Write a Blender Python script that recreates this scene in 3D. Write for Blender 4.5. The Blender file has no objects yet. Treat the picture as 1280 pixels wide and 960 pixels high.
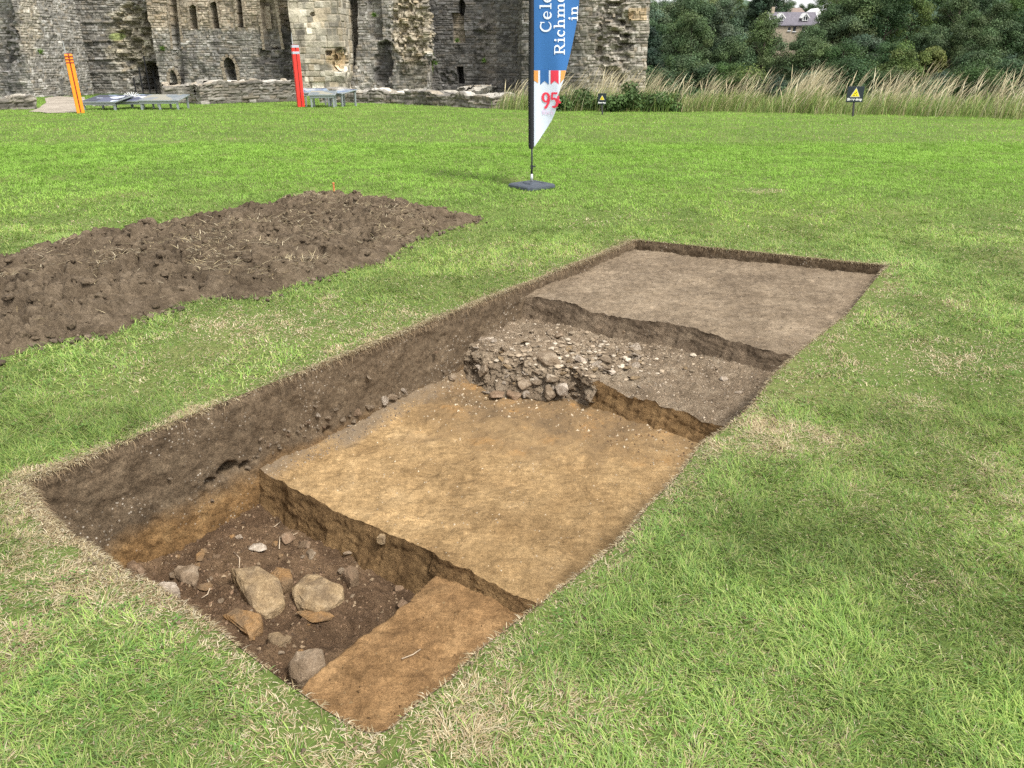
import bpy, bmesh, math, random
import numpy as np
from mathutils import Vector, Matrix, Euler

S = bpy.context.scene
COL = S.collection
R = math.radians
rng = np.random.default_rng(7)
random.seed(7)

# ------------------------------------------------------------------ camera
F_PX, CX, CY, HZ, EYE = 950.0, 640.0, 480.0, 60.0, 1.6
TH = math.atan((CY - HZ) / F_PX)
cam = bpy.data.cameras.new('camera')
cam.sensor_fit = 'HORIZONTAL'
cam.sensor_width = 36.0
cam.lens = 36.0 * F_PX / 1280.0
cam.clip_start = 0.05
cam.clip_end = 6000
camo = bpy.data.objects.new('camera', cam)
COL.objects.link(camo)
camo.location = (0, 0, EYE)
camo.rotation_euler = (math.pi / 2 - TH, 0, 0)
S.camera = camo

# ------------------------------------------------------------------ light
SUN_EL, SUN_AZ = R(56), R(132)          # azimuth measured from +Y towards +X
w = bpy.data.worlds.new('World')
S.world = w
w.use_nodes = True
nt = w.node_tree
for n in list(nt.nodes):
    nt.nodes.remove(n)
wo = nt.nodes.new('ShaderNodeOutputWorld')
bg = nt.nodes.new('ShaderNodeBackground')
sky = nt.nodes.new('ShaderNodeTexSky')
sky.sky_type = 'NISHITA'
sky.sun_disc = False
sky.sun_elevation = SUN_EL
sky.sun_rotation = SUN_AZ
sky.air_density = 1.0
sky.dust_density = 2.0
hs = nt.nodes.new('ShaderNodeHueSaturation')
hs.inputs['Saturation'].default_value = 0.08
bg.inputs['Strength'].default_value = 0.105
nt.links.new(sky.outputs[0], hs.inputs['Color'])
nt.links.new(hs.outputs[0], bg.inputs['Color'])
nt.links.new(bg.outputs[0], wo.inputs['Surface'])
sl = bpy.data.lights.new('sun', 'SUN')
sl.energy = 1.5
sl.angle = R(11)
sl.color = (1.0, 0.96, 0.90)
so = bpy.data.objects.new('sun', sl)
COL.objects.link(so)
sd = Vector((math.sin(SUN_AZ) * math.cos(SUN_EL), math.cos(SUN_AZ) * math.cos(SUN_EL), math.sin(SUN_EL)))
so.rotation_euler = sd.to_track_quat('Z', 'Y').to_euler()
S.view_settings.view_transform = 'Standard'
S.view_settings.look = 'None'
S.view_settings.gamma = 1.0
S.view_settings.use_curve_mapping = False
S.view_settings.exposure = 1.6
S.cycles.max_bounces = 6
S.cycles.diffuse_bounces = 4
S.cycles.transmission_bounces = 3
S.cycles.use_denoising = False

# ------------------------------------------------------------------ numeric helpers
def _h(ix, iy, seed):
    n = (ix.astype(np.int64) * 374761393 + iy.astype(np.int64) * 668265263 + int(seed) * 974711) & 0x7fffffff
    n = ((n ^ (n >> 13)) * 1274126177) & 0x7fffffff
    n = (n ^ (n >> 16)) & 0xffff
    return n / 65535.0

def vnoise(x, y, seed=0):
    x = np.asarray(x, float); y = np.asarray(y, float)
    ix = np.floor(x); iy = np.floor(y)
    fx = x - ix; fy = y - iy
    fx = fx * fx * fx * (fx * (fx * 6 - 15) + 10); fy = fy * fy * fy * (fy * (fy * 6 - 15) + 10)
    a = _h(ix, iy, seed); b = _h(ix + 1, iy, seed); c = _h(ix, iy + 1, seed); d = _h(ix + 1, iy + 1, seed)
    return (a * (1 - fx) + b * fx) * (1 - fy) + (c * (1 - fx) + d * fx) * fy

def fbm(x, y, seed=0, oct=4, gain=0.5):
    """about -1..1"""
    s = 0; a = 1; t = 0; k = 1.0
    for o in range(oct):
        s = s + a * (vnoise(x * k + 17.3 * o, y * k - 9.1 * o, seed + o) * 2 - 1)
        t += a; a *= gain; k *= 2.03
    return s / t * 1.6

def sstep(a, b, x):
    t = np.clip((np.asarray(x, float) - a) / (b - a), 0, 1)
    return t * t * (3 - 2 * t)

def in_poly(x, y, poly):
    x = np.asarray(x); y = np.asarray(y)
    c = np.zeros(x.shape, bool)
    n = len(poly)
    for i in range(n):
        x0, y0 = poly[i]; x1, y1 = poly[(i + 1) % n]
        if y0 == y1: continue
        k = ((y0 > y) != (y1 > y)) & (x < (x1 - x0) * (y - y0) / (y1 - y0) + x0)
        c ^= k
    return c

def seg_dist(x, y, p, q):
    px, py = p; qx, qy = q
    dx, dy = qx - px, qy - py
    t = np.clip(((x - px) * dx + (y - py) * dy) / (dx * dx + dy * dy), 0, 1)
    return np.hypot(x - px - t * dx, y - py - t * dy)

def poly_dist(x, y, poly):
    d = np.full(np.shape(x), 1e9)
    for i in range(len(poly)):
        d = np.minimum(d, seg_dist(x, y, poly[i], poly[(i + 1) % len(poly)]))
    return d

# rays of the photograph, used to measure where things stand
def ray(px, py):
    dx, dy = px - CX, py - CY
    return np.array([dx, F_PX * math.cos(TH) - dy * math.sin(TH), -F_PX * math.sin(TH) - dy * math.cos(TH)])

def at_z(px, py, z=0.0):
    d = ray(px, py)
    return np.array([0, 0, EYE]) + d * ((z - EYE) / d[2])

def at_y(px, py, Y):
    d = ray(px, py)
    return np.array([0, 0, EYE]) + d * (Y / d[1])

PXM = lambda p: F_PX / (p[1] * math.cos(TH) + (EYE - p[2]) * math.sin(TH))

def edge_y(x):
    return 31.0 + 33.0 * (1 - sstep(8.0, 11.0, x))

def gz(x, y):
    x = np.asarray(x, float); y = np.asarray(y, float)
    z = -0.025 * (np.sqrt((y - 10) ** 2 + 4) + (y - 10) - 0.2) / 2 * (y > 0)
    z = np.maximum(z, -1.6)
    dtr = np.hypot(np.maximum(np.abs((x - .46) * .81 - (y - 4.22) * .59) - 1.15, 0), np.maximum(np.abs((x - .46) * .59 + (y - 4.22) * .81) - 2.95, 0))
    z = z + .014 * fbm(x * 1.3, y * 1.3, 3, 2) * sstep(.05, .7, dtr) * (y < 60)
    k = sstep(0.5, 26, y - edge_y(x))
    zv = np.interp(y, [20, 60, 100, 190, 300, 700, 1200, 3000], [-27, -28, -26, 1, 9, 20, 40, 60]) + 3 * fbm(x / 60, y / 60, 5, 3)
    z = z * (1 - k) + zv * k
    return z

def ground(px, py):
    """where the ray of a photo point meets the ground"""
    d = ray(px, py)
    t0, t1 = 0.0, 60.0 / d[1]
    for i in range(60):
        t = (t0 + t1) / 2
        p = np.array([0, 0, EYE]) + d * t
        if p[2] > float(gz(p[0], p[1])): t0 = t
        else: t1 = t
    return p

# ------------------------------------------------------------------ object helpers
def link(o, parent=None):
    COL.objects.link(o)
    if parent is not None: o.parent = parent
    return o

def tag(o, label=None, cat=None, group=None, kind=None):
    if label: o['label'] = label
    if cat: o['category'] = cat
    if group: o['group'] = group
    if kind: o['kind'] = kind
    return o

def empty(name, loc=(0, 0, 0), rz=0.0):
    o = bpy.data.objects.new(name, None)
    o.empty_display_size = 0.1
    o.location = [float(v) for v in loc]; o.rotation_euler = (0, 0, rz)
    return link(o)

def mesh_np(name, v, faces, mat, parent=None, smooth=False, cols=None, attr='tone'):
    """v (N,3); faces (M,3) or (M,4) array"""
    v = np.asarray(v, np.float32); faces = np.asarray(faces, np.int32)
    me = bpy.data.meshes.new(name)
    k = faces.shape[1]; m = len(faces)
    me.vertices.add(len(v)); me.vertices.foreach_set('co', v.ravel())
    me.loops.add(m * k); me.loops.foreach_set('vertex_index', faces.ravel())
    me.polygons.add(m)
    me.polygons.foreach_set('loop_start', np.arange(0, m * k, k, dtype=np.int32))
    me.polygons.foreach_set('loop_total', np.full(m, k, np.int32))
    me.polygons.foreach_set('use_smooth', np.full(m, smooth, bool))
    me.update(calc_edges=True)
    if cols is not None:
        a = me.attributes.new(attr, 'FLOAT_COLOR', 'POINT')
        c = np.ones((len(v), 4), np.float32); c[:, :3] = cols
        a.data.foreach_set('color', c.ravel())
    if mat is not None: me.materials.append(mat)
    o = bpy.data.objects.new(name, me)
    return link(o, parent)

def grid_faces(nr, nc, wrap=False):
    i = np.arange(nr - 1)[:, None]; j = np.arange(nc if wrap else nc - 1)[None, :]
    j2 = (j + 1) % nc
    a = i * nc + j; b = i * nc + j2; c = (i + 1) * nc + j2; d = (i + 1) * nc + j
    return np.stack([a, b, c, d], -1).reshape(-1, 4)

def mesh_bm(name, bm, mat, parent=None, smooth=False):
    me = bpy.data.meshes.new(name)
    bmesh.ops.recalc_face_normals(bm, faces=bm.faces[:])
    bm.to_mesh(me); bm.free()
    for p in me.polygons: p.use_smooth = smooth
    if mat is not None: me.materials.append(mat)
    o = bpy.data.objects.new(name, me)
    return link(o, parent)

def add_box(bm, c, s, rz=0.0, bevel=0.0, rot=None):
    m = Matrix.Translation(c) @ (rot.to_4x4() if rot is not None else Matrix.Rotation(rz, 4, 'Z'))
    r = bmesh.ops.create_cube(bm, size=1.0)
    vs = r['verts']
    for v in vs: v.co = m @ Vector((v.co.x * s[0], v.co.y * s[1], v.co.z * s[2]))
    if bevel > 0:
        es = list({e for v in vs for e in v.link_edges})
        bmesh.ops.bevel(bm, geom=es, offset=bevel, segments=2, affect='EDGES', profile=0.6)

def add_tube(bm, pts, rad, seg=8):
    pts = [Vector(p) for p in pts]
    rad = rad if isinstance(rad, (list, tuple)) else [rad] * len(pts)
    rings = []
    for i, p in enumerate(pts):
        t = (pts[min(i + 1, len(pts) - 1)] - pts[max(i - 1, 0)]).normalized()
        a = t.orthogonal().normalized() if i == 0 else (a - t * a.dot(t)).normalized()
        b = t.cross(a)
        rings.append([bm.verts.new(p + (a * math.cos(2 * math.pi * k / seg) + b * math.sin(2 * math.pi * k / seg)) * rad[i]) for k in range(seg)])
    for i in range(len(rings) - 1):
        for k in range(seg):
            bm.faces.new((rings[i][k], rings[i][(k + 1) % seg], rings[i + 1][(k + 1) % seg], rings[i + 1][k]))
    bm.faces.new(rings[0][::-1]); bm.faces.new(rings[-1])

# ------------------------------------------------------------------ materials
def new_mat(name):
    m = bpy.data.materials.new(name); m.use_nodes = True
    t = m.node_tree
    b = t.nodes['Principled BSDF']
    return m, t, b

def N(t, typ, **kw):
    n = t.nodes.new(typ)
    for k, v in kw.items():
        if k in n.inputs: n.inputs[k].default_value = v
        else: setattr(n, k, v)
    return n

def noise(t, scale, detail=6, rough=0.6, vec=None, dist=0.0):
    n = N(t, 'ShaderNodeTexNoise', Scale=scale, Detail=detail, Roughness=rough, Distortion=dist)
    if vec is not None: t.links.new(vec, n.inputs['Vector'])
    return n

def ramp(t, fac, stops):
    r = t.nodes.new('ShaderNodeValToRGB')
    e = r.color_ramp.elements
    while len(e) < len(stops): e.new(0.5)
    for i, (p, c) in enumerate(stops):
        e[i].position = p
        e[i].color = (*c, 1) if len(c) == 3 else c
    t.links.new(fac, r.inputs[0])
    return r

def mix(t, a, b, fac, typ='MIX'):
    n = t.nodes.new('ShaderNodeMix'); n.data_type = 'RGBA'; n.blend_type = typ
    for s, v in ((n.inputs[6], a), (n.inputs[7], b), (n.inputs[0], fac)):
        if hasattr(v, 'links') or hasattr(v, 'is_linked'): t.links.new(v, s)
        elif isinstance(v, (int, float)): s.default_value = v
        else: s.default_value = (*v, 1)
    return n.outputs[2]

def bump(t, b, hgt, strength=0.5, dist=0.02):
    n = N(t, 'ShaderNodeBump', Strength=strength, Distance=dist)
    t.links.new(hgt, n.inputs['Height']); t.links.new(n.outputs[0], b.inputs['Normal'])

def wpos(t):
    return t.nodes.new('ShaderNodeNewGeometry').outputs['Position']

def plain(name, c, rough=0.6, metal=0.0, var=0.12, scale=30, spec=0.4):
    m, t, b = new_mat(name)
    v = t.nodes.new('ShaderNodeTexCoord').outputs['Object']
    n = noise(t, scale, 5, 0.6, v)
    r = ramp(t, n.outputs[0], [(0.3, tuple(x * (1 - var) for x in c)), (0.7, tuple(min(1, x * (1 + var)) for x in c))])
    t.links.new(r.outputs[0], b.inputs['Base Color'])
    b.inputs['Roughness'].default_value = rough; b.inputs['Metallic'].default_value = metal
    b.inputs['Specular IOR Level'].default_value = spec
    return m

def soil(name, stops, scale=5.0, fine=60, bstr=0.8, bdist=0.012, specks=None):
    m, t, b = new_mat(name)
    p = wpos(t)
    n1 = noise(t, scale, 8, 0.65, p, 0.3)
    n2 = noise(t, fine, 8, 0.75, p)
    n3 = noise(t, fine * 4, 4, 0.7, p)
    r = ramp(t, n1.outputs[0], stops)
    g = ramp(t, n2.outputs[0], [(0.28, (0.66, 0.65, 0.63)), (0.72, (1.34, 1.33, 1.32))])
    c = mix(t, r.outputs[0], g.outputs[0], 1.0, 'MULTIPLY')
    g3 = ramp(t, n3.outputs[0], [(0.32, (0.74, 0.74, 0.74)), (0.68, (1.26, 1.26, 1.26))])
    c = mix(t, c, g3.outputs[0], 1.0, 'MULTIPLY')
    # trowel streaks along the dig
    mp = N(t, 'ShaderNodeMapping'); mp.inputs['Rotation'].default_value = (0, 0, R(-20)); mp.inputs['Scale'].default_value = (3, 22, 3)
    t.links.new(p, mp.inputs['Vector'])
    ns = noise(t, 2.2, 6, 0.7, mp.outputs[0], 0.8)
    gs = ramp(t, ns.outputs[0], [(0.3, (0.72, 0.71, 0.70)), (0.7, (1.26, 1.27, 1.28))])
    c = mix(t, c, gs.outputs[0], 0.8, 'MULTIPLY')
    nm = noise(t, fine * 0.33, 5, 0.7, p)
    gm = ramp(t, nm.outputs[0], [(0.3, (0.70, 0.69, 0.67)), (0.7, (1.28, 1.29, 1.31))])
    c = mix(t, c, gm.outputs[0], 0.9, 'MULTIPLY')
    nl = noise(t, 1.7, 4, 0.6, p, 0.8); gl = ramp(t, nl.outputs[0], [(0.32, (0.78, 0.77, 0.76)), (0.68, (1.20, 1.20, 1.19))])
    c = mix(t, c, gl.outputs[0], 1.0, 'MULTIPLY')
    nd = noise(t, fine * 1.7, 3, 0.6, p)
    gd = ramp(t, nd.outputs[0], [(0.27, (0.52, 0.50, 0.48)), (0.37, (1, 1, 1)), (0.64, (1, 1, 1)), (0.74, (1.35, 1.36, 1.38))])
    c = mix(t, c, gd.outputs[0], 1.0, 'MULTIPLY')
    if specks:
        v = N(t, 'ShaderNodeTexVoronoi', Scale=specks[0])
        t.links.new(p, v.inputs['Vector'])
        k = ramp(t, v.outputs['Distance'], [(specks[1], (1, 1, 1)), (specks[1] + 0.06, (0, 0, 0))])
        nn = noise(t, scale * 1.3, 3, 0.5, p)
        k2 = ramp(t, nn.outputs[0], [(0.45, (0, 0, 0)), (0.65, (1, 1, 1))])
        kk = mix(t, k.outputs[0], k2.outputs[0], 1.0, 'MULTIPLY')
        c = mix(t, c, specks[2], kk)
    t.links.new(c, b.inputs['Base Color'])
    b.inputs['Roughness'].default_value = 0.95
    b.inputs['Specular IOR Level'].default_value = 0.15
    ad = N(t, 'ShaderNodeMath', operation='ADD')
    t.links.new(n2.outputs[0], ad.inputs[0])
    mu = N(t, 'ShaderNodeMath', operation='MULTIPLY'); mu.inputs[1].default_value = 0.5
    t.links.new(n3.outputs[0], mu.inputs[0]); t.links.new(mu.outputs[0], ad.inputs[1])
    bump(t, b, ad.outputs[0], bstr, bdist)
    return m

def attr_mat(name, attr='tone', rough=0.9, nscale=3.0, fine=25, var=0.35, bstr=0.6, bdist=0.03, transl=0.0, objvar=0.0):
    m, t, b = new_mat(name)
    a = N(t, 'ShaderNodeAttribute', attribute_name=attr)
    c = a.outputs['Color']
    if nscale:
        p = wpos(t)
        n1 = noise(t, nscale, 6, 0.65, p); n2 = noise(t, fine, 6, 0.7, p)
        g = ramp(t, n1.outputs[0], [(0.3, (1 - var,) * 3), (0.7, (1 + var,) * 3)])
        c = mix(t, c, g.outputs[0], 1.0, 'MULTIPLY')
        g2 = ramp(t, n2.outputs[0], [(0.3, (1 - var * 0.8,) * 3), (0.7, (1 + var * 0.8,) * 3)])
        c = mix(t, c, g2.outputs[0], 1.0, 'MULTIPLY')
        if bstr: bump(t, b, n2.outputs[0], bstr, bdist)
    if objvar:
        oi = t.nodes.new('ShaderNodeObjectInfo')
        g = ramp(t, oi.outputs['Random'], [(0.0, (1 - objvar, 1 - objvar * 0.8, 1 - objvar * 0.6)), (0.5, (1, 1, 1.1)), (1.0, (1 + objvar, 1 + objvar * 0.75, 1 - objvar * 0.3))])
        c = mix(t, c, g.outputs[0], 1.0, 'MULTIPLY')
    t.links.new(c, b.inputs['Base Color'])
    b.inputs['Roughness'].default_value = rough
    b.inputs['Specular IOR Level'].default_value = 0.2
    if transl:
        tr = t.nodes.new('ShaderNodeBsdfTranslucent'); t.links.new(c, tr.inputs['Color'])
        ms = N(t, 'ShaderNodeMixShader'); ms.inputs[0].default_value = transl
        t.links.new(b.outputs[0], ms.inputs[1]); t.links.new(tr.outputs[0], ms.inputs[2])
        t.links.new(ms.outputs[0], t.nodes['Material Output'].inputs['Surface'])
    return m

M = {}
_a, _b = at_z(35, 603)[:2], at_z(795, 300)[:2]
WALL_N = np.array([_b[1] - _a[1], -(_b[0] - _a[0])]); WALL_N = tuple(float(q) for q in WALL_N / np.linalg.norm(WALL_N))
WALL_D = float(np.dot(WALL_N, _a))
M['blade'] = attr_mat('grass_blades', nscale=0, rough=0.7, transl=0.35)
M['leaf'] = attr_mat('tree_leaves', nscale=0, rough=0.6, transl=0.2, objvar=0.35)
M['weed'] = attr_mat('weed_leaves', nscale=0, rough=0.65, transl=0.3)
M['stone'] = attr_mat('castle_masonry', nscale=1.2, fine=9, var=0.34, bstr=0.7, bdist=0.05)
M['bark'] = plain('bark', (0.07, 0.055, 0.04), 0.9)
TOPS = [(0.25, (0.078, 0.057, 0.038)), (0.5, (0.118, 0.088, 0.060)), (0.78, (0.170, 0.132, 0.092))]
M['topsoil_floor'] = soil('grey_topsoil', [(0.25, (0.13, 0.098, 0.066)), (0.5, (0.20, 0.155, 0.107)), (0.78, (0.29, 0.232, 0.165))], 3.0, 45, 0.8, 0.012)
M['topsoil_cut'] = soil('dark_topsoil', [(q_, tuple(1.45 * e_ for e_ in c_)) for q_, c_ in TOPS], 6.0, 40, 1.0, 0.018, (55, 0.10, (0.38, 0.34, 0.28)))
M['rubble_soil'] = soil('mortary_soil', [(0.25, (0.17, 0.125, 0.083)), (0.5, (0.26, 0.20, 0.138)), (0.75, (0.38, 0.31, 0.225))], 5.0, 50, 1.0, 0.02, (45, 0.13, (0.45, 0.40, 0.33)))
m = soil('tan_clay', [(0.24, (0.155, 0.097, 0.045)), (0.40, (0.225, 0.147, 0.070)), (0.56, (0.278, 0.187, 0.092)), (0.74, (0.335, 0.238, 0.128))], 2.6, 38, 0.55, 0.008, (70, 0.06, (0.45, 0.36, 0.24)))
t = m.node_tree; b = t.nodes['Principled BSDF']
src = b.inputs['Base Color'].links[0].from_socket
p = wpos(t)
na = noise(t, 2.2, 6, 0.7, p, 0.6)
ds = N(t, 'ShaderNodeVectorMath', operation='DISTANCE'); ds.inputs[1].default_value = (0.35, 4.75, -0.46); t.links.new(p, ds.inputs[0])
mm = N(t, 'ShaderNodeMath', operation='MULTIPLY_ADD'); mm.inputs[1].default_value = -1.6; t.links.new(na.outputs[0], mm.inputs[0]); t.links.new(ds.outputs['Value'], mm.inputs[2])
st_ = ramp(t, mm.outputs[0], [(0.0, (1, 1, 1)), (0.45, (0, 0, 0))])
nb = noise(t, 5.0, 6, 0.7, p)
sc_ = ramp(t, nb.outputs[0], [(0.35, (0.13, 0.088, 0.048)), (0.55, (0.20, 0.13, 0.065)), (0.68, (0.30, 0.165, 0.06))])
c = mix(t, src, sc_.outputs[0], st_.outputs[0])
# grey brown trampled soil along the foot of the left section
wv = N(t, 'ShaderNodeVectorMath', operation='DOT_PRODUCT'); wv.inputs[1].default_value = (*WALL_N, 0.0); t.links.new(p, wv.inputs[0])
ml = N(t, 'ShaderNodeMath', operation='MULTIPLY_ADD'); ml.inputs[1].default_value = -0.5; t.links.new(na.outputs[0], ml.inputs[0]); t.links.new(wv.outputs['Value'], ml.inputs[2])
k3 = ramp(t, ml.outputs[0], [(0.0, (1, 1, 1)), (0.12, (0, 0, 0))])
ml2 = N(t, 'ShaderNodeMath', operation='SUBTRACT'); ml2.inputs[1].default_value = WALL_D - 0.235; t.links.new(ml.outputs[0], ml2.inputs[0])
for l in list(k3.inputs[0].links): t.links.remove(l)
t.links.new(ml2.outputs[0], k3.inputs[0])
c = mix(t, c, (0.165, 0.122, 0.078), k3.outputs[0])
t.links.new(c, b.inputs['Base Color'])
M['clay'] = m
M['clay_cut'] = soil('brown_clay_cut', [(0.25, (0.12, 0.072, 0.034)), (0.5, (0.20, 0.125, 0.058)), (0.78, (0.29, 0.188, 0.09))], 7.0, 45, 1.0, 0.015)
M['shelf'] = soil('red_brown_clay', [(0.25, (0.13, 0.075, 0.034)), (0.5, (0.205, 0.122, 0.056)), (0.75, (0.29, 0.182, 0.088))], 5.0, 40, 0.6, 0.009)
M['pit'] = soil('dark_brown_soil', [(0.22, (0.085, 0.052, 0.030)), (0.48, (0.145, 0.092, 0.054)), (0.72, (0.25, 0.165, 0.095))], 4.0, 48, 1.0, 0.018, (60, 0.035, (0.36, 0.28, 0.2)))
M['spoil'] = soil('turned_topsoil', [(0.25, (0.072, 0.053, 0.035)), (0.5, (0.112, 0.085, 0.057)), (0.78, (0.165, 0.129, 0.090))], 5.0, 35, 0.8, 0.015)
M['gravel'] = soil('pale_gravel', [(0.3, (0.25, 0.22, 0.18)), (0.7, (0.37, 0.33, 0.28))], 2.0, 20, 0.4, 0.01)

# section wall: dark topsoil over brown clay, an uneven boundary
m, t, b = new_mat('section_soil')
p = wpos(t)
sx = N(t, 'ShaderNodeSeparateXYZ'); t.links.new(p, sx.inputs[0])
n1 = noise(t, 3.5, 6, 0.6, p); n2 = noise(t, 40, 8, 0.75, p); n4 = noise(t, 9, 6, 0.6, p); n3 = noise(t, 160, 4, 0.7, p)
ma = N(t, 'ShaderNodeMath', operation='MULTIPLY_ADD'); ma.inputs[1].default_value = 0.28
t.links.new(n1.outputs[0], ma.inputs[0]); t.links.new(sx.outputs[2], ma.inputs[2])
k = ramp(t, ma.outputs[0], [(0.0, (1, 1, 1)), (0.02, (1, 1, 1))])
mr = N(t, 'ShaderNodeMapRange'); mr.inputs[1].default_value = -0.36; mr.inputs[2].default_value = -0.25
t.links.new(ma.outputs[0], mr.inputs[0])
dk = ramp(t, n4.outputs[0], [(q_, (.90 * c_[0], .87 * c_[1], .80 * c_[2])) for q_, c_ in TOPS])
lt = ramp(t, n4.outputs[0], [(0.25, (0.105, 0.060, 0.025)), (0.5, (0.18, 0.105, 0.044)), (0.75, (0.26, 0.165, 0.075))])
c = mix(t, lt.outputs[0], dk.outputs[0], mr.outputs[0])
g = ramp(t, n2.outputs[0], [(0.28, (0.5,) * 3), (0.72, (1.5,) * 3)])
c = mix(t, c, g.outputs[0], 1.0, 'MULTIPLY')
g = ramp(t, n3.outputs[0], [(0.32, (0.65,) * 3), (0.68, (1.35,) * 3)])
c = mix(t, c, g.outputs[0], 1.0, 'MULTIPLY')
nv_ = noise(t, 14, 6, 0.7, p)
g = ramp(t, nv_.outputs[0], [(0.3, (0.82,) * 3), (0.7, (1.16,) * 3)])
c = mix(t, c, g.outputs[0], 1.0, 'MULTIPLY')
vo = N(t, 'ShaderNodeTexVoronoi', Scale=48); t.links.new(p, vo.inputs['Vector'])
kk = ramp(t, vo.outputs['Distance'], [(0.17, (1, 1, 1)), (0.24, (0, 0, 0))])
k2 = ramp(t, n1.outputs[0], [(0.50, (0, 0, 0)), (0.62, (1, 1, 1))])
c = mix(t, c, (0.42, 0.37, 0.30), mix(t, kk.outputs[0], k2.outputs[0], 1.0, 'MULTIPLY'))
t.links.new(c, b.inputs['Base Color']); b.inputs['Roughness'].default_value = 0.95; b.inputs['Specular IOR Level'].default_value = 0.15
bump(t, b, n2.outputs[0], 0.8, 0.012)
M['section'] = m

def rock_mat(name, a, bcol, ccol):
    m, t, b = new_mat(name)
    v = t.nodes.new('ShaderNodeTexCoord').outputs['Object']
    oi = t.nodes.new('ShaderNodeObjectInfo')
    ad = N(t, 'ShaderNodeVectorMath', operation='ADD'); t.links.new(v, ad.inputs[0])
    cx = N(t, 'ShaderNodeVectorMath', operation='SCALE'); cx.inputs['Scale'].default_value = 1.0
    t.links.new(oi.outputs['Location'], cx.inputs[0]); t.links.new(cx.outputs[0], ad.inputs[1])
    n1 = noise(t, 14, 8, 0.65, ad.outputs[0], 0.5); n2 = noise(t, 70, 8, 0.75, ad.outputs[0])
    r = ramp(t, n1.outputs[0], [(0.3, a), (0.5, bcol), (0.72, ccol)])
    g = ramp(t, n2.outputs[0], [(0.3, (0.65,) * 3), (0.7, (1.3,) * 3)])
    c = mix(t, r.outputs[0], g.outputs[0], 1.0, 'MULTIPLY')
    n5 = noise(t, 9, 5, 0.65, ad.outputs[0]); k5 = ramp(t, n5.outputs[0], [(0.44, (0, 0, 0)), (0.60, (1, 1, 1))])
    nz5 = N(t, 'ShaderNodeSeparateXYZ'); t.links.new(t.nodes.new('ShaderNodeNewGeometry').outputs['Normal'], nz5.inputs[0])
    c = mix(t, c, (0.15, 0.105, 0.064), mix(t, k5.outputs[0], (0.78, 0.78, 0.78), 1.0, 'MULTIPLY'))
    t.links.new(c, b.inputs['Base Color']); b.inputs['Roughness'].default_value = 0.9; b.inputs['Specular IOR Level'].default_value = 0.2
    ad2 = N(t, 'ShaderNodeMath', operation='ADD'); t.links.new(n1.outputs[0], ad2.inputs[0]); t.links.new(n2.outputs[0], ad2.inputs[1])
    bump(t, b, ad2.outputs[0], 0.9, 0.012)
    return m
M['rock_buff'] = rock_mat('buff_stone', (0.19, 0.125, 0.065), (0.33, 0.235, 0.130), (0.45, 0.345, 0.215))
M['rock_dusty'] = rock_mat('soil_dusted_stone', (0.15, 0.108, 0.07), (0.26, 0.20, 0.138), (0.40, 0.33, 0.245))
M['rock_grey'] = rock_mat('grey_stone', (0.16, 0.112, 0.070), (0.27, 0.20, 0.134), (0.39, 0.315, 0.228))
M['rock_brown'] = rock_mat('brown_stone', (0.13, 0.085, 0.052), (0.22, 0.145, 0.09), (0.33, 0.24, 0.165))
M['rock_orange'] = rock_mat('ochre_stone', (0.16, 0.085, 0.035), (0.27, 0.155, 0.065), (0.36, 0.24, 0.13))
M['rock_white'] = rock_mat('mortar_stone', (0.27, 0.21, 0.15), (0.42, 0.35, 0.275), (0.56, 0.50, 0.42))

# ------------------------------------------------------------------ trench plan
A = at_z(31, 601)[:2]; B = at_z(795, 300)[:2]; Cc = at_z(1108, 332)[:2]; D = at_z(475, 915)[:2]
def rim_pts(px):
    out = []
    for a_, b_ in px:
        p = at_z(a_, b_)[:2]; c_ = (A + B + Cc + D) / 4; d_ = p - c_
        out.append(tuple(p + d_ / np.linalg.norm(d_) * .010))
    return out
RCD = [tuple(Cc)] + rim_pts([(1057, 393), (1007, 431), (967, 465), (939, 504), (914, 527), (873, 556), (850, 590), (811, 630), (773, 677), (723, 717), (673, 755), (640, 780), (594, 815), (565, 847), (523, 877), (492, 907)]) + [tuple(at_z(472, 918)[:2])]
RDA = [RCD[-1]] + rim_pts([(453, 911), (406, 883), (359, 850), (301, 806), (270, 780), (223, 749), (191, 728), (156, 714), (125, 691), (88, 668), (55, 638)]) + [tuple(A)]
RAB = [tuple(A), tuple(B)]; RBC = [tuple(B), tuple(Cc)]
TR = RAB[:-1] + RBC[:-1] + RCD[:-1] + RDA[:-1]
def line_dist(x, y, pl):
    d = np.full(np.shape(x), 1e9)
    for p, q in zip(pl, pl[1:]): d = np.minimum(d, seg_dist(x, y, p, q))
    return d
def along(pl, s):
    pl = np.array(pl); L = np.concatenate([[0], np.cumsum(np.linalg.norm(np.diff(pl, axis=0), axis=1))])
    t_ = np.asarray(s) * L[-1]
    return np.interp(t_, L, pl[:, 0]), np.interp(t_, L, pl[:, 1]), L[-1]
def P2(u, v):
    u = np.asarray(u, float)[..., None]; v = np.asarray(v, float)[..., None]
    return (1 - v) * (A + u * (B - A)) + v * (D + u * (Cc - D))
def uv_of(x, y):
    u, v = 0.5, 0.5
    for i in range(30):
        p = P2(u, v) - np.array([x, y])
        du = (1 - v) * (B - A) + v * (Cc - D); dv = (D - A) + u * ((Cc - D) - (B - A))
        J = np.array([du, dv]).T
        s = np.linalg.solve(J, p); u -= s[0]; v -= s[1]
    return float(u), float(v)
def puv(px, py, z): return uv_of(*at_z(px, py, z)[:2])

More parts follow.
